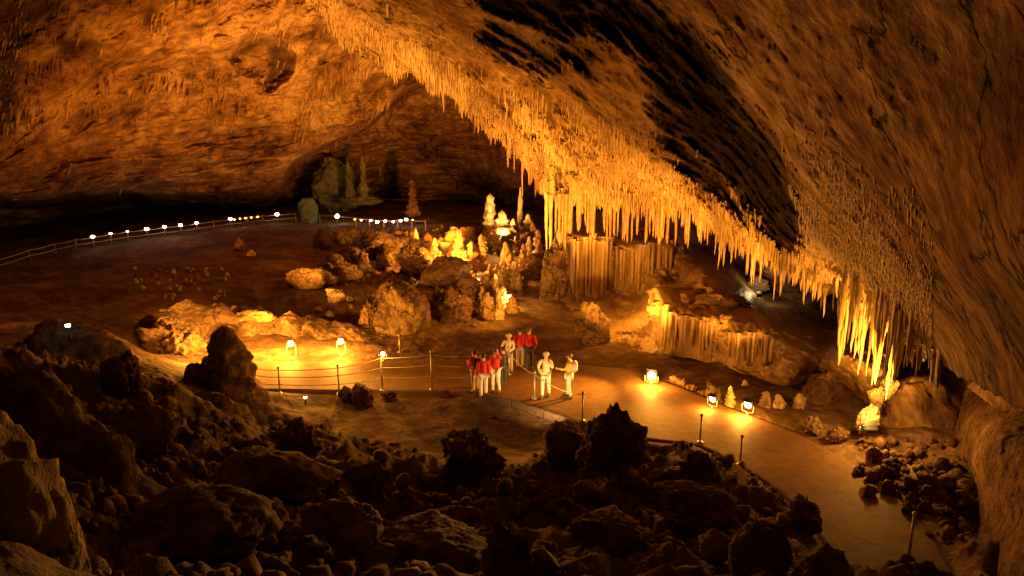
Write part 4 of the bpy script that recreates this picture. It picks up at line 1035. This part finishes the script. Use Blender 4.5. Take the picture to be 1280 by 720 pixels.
# ------------------------------------------------------------------ people
M_skin = plain('skin', (.55, .34, .24), .55, var=.05); M_hair_d = plain('dark_hair', (.03, .02, .015), .6); M_hair_b = plain('brown_hair', (.14, .08, .04), .6); M_hair_f = plain('fair_hair', (.45, .33, .18), .6)
M_redc = plain('red_cloth', (.62, .012, .02), .75, var=.12); M_white = plain('white_cloth', (.8, .76, .68), .8, var=.05); M_cream = plain('cream_cloth', (.68, .58, .38), .8, var=.12)
M_yellow = plain('yellow_cloth', (.72, .5, .1), .8, var=.1); M_blackc = plain('dark_cloth', (.035, .03, .03), .8); M_tan = plain('tan_cloth', (.5, .38, .24), .8); M_shoe = plain('dark_shoe', (.05, .04, .035), .6); M_eye = plain('eye_dark', (.02, .015, .01), .3)

def skin_mesh(verts, edges, radii, levels=1, root=0):
    me = bpy.data.meshes.new('tmp'); me.from_pydata([tuple(v) for v in verts], edges, [])
    o = bpy.data.objects.new('tmp', me); COL.objects.link(o)
    m = o.modifiers.new('skin', 'SKIN'); m.use_smooth_shade = True; m.branch_smoothing = .6
    for i, r in enumerate(radii):
        s = me.skin_vertices[0].data[i]; s.radius = (r, r) if np.isscalar(r) else r; s.use_root = (i == root)
    sb = o.modifiers.new('sub', 'SUBSURF'); sb.levels = levels; sb.render_levels = levels
    dg = bpy.context.evaluated_depsgraph_get(); dg.update()
    ev = bpy.data.meshes.new_from_object(o.evaluated_get(dg))
    V = np.array([v.co[:] for v in ev.vertices]); Fc = [list(p.vertices) for p in ev.polygons]
    bpy.data.objects.remove(o); bpy.data.meshes.remove(me); bpy.data.meshes.remove(ev)
    return V, Fc

def person(px, py, hgt, face, label, top, bottom, hair, hat=None, arms=((.0, .05, -.28), (.0, .25, -.05)), armsR=None, stride=.12, long_hair=False, pack=None, turn=0.):
    """arms: (elbow offset from shoulder, hand offset from elbow) for the figure's left; armsR for the right. face: degrees, 0 = away from the camera, figure looks along its own +Y."""
    S = hgt / 1.75
    J = {}
    J['pel'] = (0, 0, .95); J['wst'] = (0, .01, 1.10); J['chs'] = (0, .005, 1.28); J['nb'] = (0, -.01, 1.44); J['nk'] = (0, 0, 1.52); J['hd'] = (0, .02, 1.62); J['ht'] = (0, .015, 1.70)
    for s, n in ((-1, 'l'), (1, 'r')):
        st = stride * s
        J['hp' + n] = (.095 * s, 0, .90); J['kn' + n] = (.10 * s, .03 + st * .5, .50); J['an' + n] = (.105 * s, -.02 + st, .09); J['to' + n] = (.12 * s, .13 + st, .035)
        J['sh' + n] = (.185 * s, -.01, 1.40)
        A = arms if s < 0 else (armsR or arms)
        e = np.array(J['sh' + n]) + np.array(A[0]) * np.array([s if s > 0 else -1, 1, 1]) * 1.0
        e = np.array(J['sh' + n]) + np.array([abs(A[0][0]) * s if A[0][0] >= 0 else A[0][0] * s, A[0][1], A[0][2]])
        h = e + np.array([A[1][0] * s, A[1][1], A[1][2]])
        J['el' + n] = tuple(e); J['wr' + n] = tuple(h); d = (h - e); d /= np.linalg.norm(d); J['pm' + n] = tuple(h + d * .07)
    E = [('pel', 'wst'), ('wst', 'chs'), ('chs', 'nb'), ('nb', 'nk'), ('nk', 'hd'), ('hd', 'ht')]
    for n in 'lr': E += [('pel', 'hp' + n), ('hp' + n, 'kn' + n), ('kn' + n, 'an' + n), ('an' + n, 'to' + n), ('nb', 'sh' + n), ('sh' + n, 'el' + n), ('el' + n, 'wr' + n), ('wr' + n, 'pm' + n)]
    rad = dict(pel=.125, wst=.115, chs=.135, nb=.085, nk=.05, hd=.088, ht=.062)
    for n in 'lr': rad.update({'hp' + n: .085, 'kn' + n: .055, 'an' + n: .04, 'to' + n: .034, 'sh' + n: .056, 'el' + n: .038, 'wr' + n: .026, 'pm' + n: .03})
    def build(keys, r, lev=1):
        ks = list(keys); ix = {k: i for i, k in enumerate(ks)}
        return skin_mesh([np.array(J[k]) * S for k in ks], [(ix[a], ix[b]) for a, b in E if a in ix and b in ix], [r[k] * S for k in ks], lev, 0)
    V, Fc = build(J.keys(), rad)
    b = MB(); b.add(V, Fc)
    for n, s in (('l', -1), ('r', 1)):                       # fingers and thumb, rooted in the palm
        w_, p_ = np.array(J['wr' + n]), np.array(J['pm' + n]); d = (p_ - w_) / np.linalg.norm(p_ - w_)
        side = np.cross(d, [0, 1, .2]); side /= np.linalg.norm(side); nrm_ = np.cross(side, d)
        for k, (off, L) in enumerate([(-.026, .062), (-.009, .074), (.009, .07), (.025, .055)]):
            a = p_ + side * off; b.tube([a * S, (a + d * L * .5) * S, (a + d * L * .85 + nrm_ * .014) * S, (a + d * L + nrm_ * .03) * S], [.010, .009, .008, .005], 6)
        a = w_ + d * .03 + side * .022 * -s; b.tube([a * S, (a + d * .03 - side * .03 * s) * S, (a + d * .058 - side * .036 * s) * S], [.012, .010, .006], 6)
    hd = np.array(J['hd'])
    b.tube([(hd + [0, .075, .022]) * S, (hd + [0, .105, -.012]) * S, (hd + [0, .085, -.02]) * S], [.008, .016, .012], 6)      # nose
    for s in (-1, 1): b.ball((hd + [.088 * s, .0, 0]) * S, .026 * S, (.4, .8, 1.2), 8)                                    # ears
    b.tube([(hd + [-.025, .083, -.045]) * S, (hd + [0, .091, -.046]) * S, (hd + [.025, .083, -.045]) * S], .006, 6)             # lips
    root = b.build('person', M_skin); tag(root, label, 'person')
    for s in (-1, 1):
        e = MB(); e.ball((hd + [.032 * s, .08, .022]) * S, .011 * S, n=8); e.build('eye', M_eye, root)
    # clothes follow the body a little outside it
    up = ['wst', 'pel', 'chs', 'nb', 'shl', 'shr', 'ell', 'elr', 'wrl', 'wrr']
    r2 = {k: v * 1.14 + .012 for k, v in rad.items()}; r2['nb'] = .10; r2['pel'] = .15; r2['wst'] = .145; r2['chs'] = .16
    for n in 'lr': r2['sh' + n] = .078; r2['el' + n] = .056; r2['wr' + n] = .042
    V, Fc = build(up, r2); j = MB(); j.add(V, Fc); j.build('jacket' if top is not M_yellow else 'vest', top, root)
    lo = ['pel', 'hpl', 'hpr', 'knl', 'knr', 'anl', 'anr']; r3 = {k: v * 1.1 + .014 for k, v in rad.items()}
    for n in 'lr': r3['an' + n] = .058; r3['hp' + n] = .105
    V, Fc = build(lo, r3); j = MB(); j.add(V, Fc); j.build('trousers', bottom, root)
    for n in 'lr':
        a, t = np.array(J['an' + n]), np.array(J['to' + n]); j = MB()
        j.tube([(a + [0, -.07, -.045]) * S, (a + [0, -.03, -.035]) * S, (a * .5 + t * .5 + [0, 0, -.01]) * S, (t + [0, .04, -.0]) * S, (t + [0, .08, -.008]) * S], [.034 * S, .05 * S, .046 * S, .042 * S, .02 * S], 10); j.build('shoe', M_shoe, root)
    j = MB(); c = (hd + [0, -.022, .035]) * S; j.ball(c, .105 * S, (.98, 1.0, .95), 14)
    if long_hair: j.ball((hd + [0, -.05, -.07]) * S, .085 * S, (1.05, .7, 1.5), 12)
    j.build('hair', hair, root)
    if hat:
        j = MB(); j.ball((hd + [0, -.01, .085]) * S, .1 * S, (1.05, 1.1, .7), 14); j.tube([(hd + [0, 0, .06]) * S, (hd + [0, 0, .075]) * S], [.145 * S, .125 * S], 16); j.build('hat', hat, root)
    if pack:
        j = MB(); j.box(tuple(np.array([0, -.20, 1.25]) * S), (.30 * S, .18 * S, .42 * S), bevel=.05); j.build('backpack', pack, root)
    p = zg(px, py); root.location = (p[0], p[1], p[2] + .005); root.rotation_euler = (0, 0, R(face))
    return root
DN = ((.04, .0, -.29), (.01, .06, -.25)); FWD = ((.03, .06, -.27), (-.06, .23, .04)); UP = ((.06, .12, .02), (-.04, .1, .26)); HIP = ((.12, -.06, -.25), (-.09, .12, -.18)); OUT = ((.12, .12, -.2), (.1, .2, .06)); CAMR = ((.08, .12, -.22), (-.1, .12, .2))
person(604.5, 497, 1.72, 12, 'person in a red jacket and white trousers at the front of the group, back turned', M_redc, M_white, M_hair_d, arms=DN, stride=.06)
person(594, 490, 1.66, 30, 'person in a red jacket half hidden at the left end of the group', M_redc, M_tan, M_hair_d, arms=FWD, stride=.05, pack=M_blackc)
person(620, 491, 1.76, 150, 'person in a red jacket and white trousers raising one arm', M_redc, M_white, M_hair_b, arms=UP, armsR=FWD, stride=.06)
person(629, 483, 1.6, 40, 'person in dark clothes partly hidden behind the one raising an arm', M_blackc, M_blackc, M_hair_d, arms=DN, stride=.03)
person(636, 467, 1.66, 170, 'person in a cream jacket with a pale hat behind the red jackets', M_cream, M_tan, M_hair_f, hat=M_cream, arms=FWD, armsR=HIP)
person(650, 460, 1.72, 5, 'person in a red jacket at the back with head bent, left of the pair', M_redc, M_tan, M_hair_d, arms=FWD, stride=.05)
person(661, 463, 1.84, -14, 'tall person in a red jacket and dark trousers at the back, right of the pair', M_redc, M_blackc, M_hair_b, arms=DN, armsR=HIP, stride=.08)
person(682, 496, 1.74, 168, 'person in a pale hat and cream jacket beside the short rope barrier', M_cream, M_white, M_hair_f, hat=M_cream, arms=CAMR, armsR=HIP, stride=.14)
person(711, 497, 1.72, 75, 'person in a yellow vest and white trousers at the right, turned to the group', M_yellow, M_white, M_hair_b, arms=OUT, armsR=DN, stride=.07, pack=M_cream)
# ------------------------------------------------------------------ camera, world, render settings
cam = bpy.data.cameras.new('camera'); co = bpy.data.objects.new('camera', cam); COL.objects.link(co)
co.location = tuple(CAM); co.rotation_euler = (math.pi / 2 - PITCH, 0, 0)
cam.sensor_width = 36; cam.lens = F / 1280 * 36; cam.clip_start = .05; cam.clip_end = 500
scene.camera = co
w = bpy.data.worlds.new('World'); scene.world = w; w.use_nodes = True
w.node_tree.nodes['Background'].inputs['Color'].default_value = (1, .34, .1, 1)
w.node_tree.nodes['Background'].inputs['Strength'].default_value = .07
scene.view_settings.view_transform = 'Standard'; scene.view_settings.look = 'None'
scene.view_settings.exposure = 0; scene.view_settings.gamma = 1
c = scene.cycles
c.use_denoising = True; c.max_bounces = 5; c.diffuse_bounces = 3; c.glossy_bounces = 2; c.sample_clamp_indirect = 4; c.caustics_reflective = False
c.use_light_tree = True
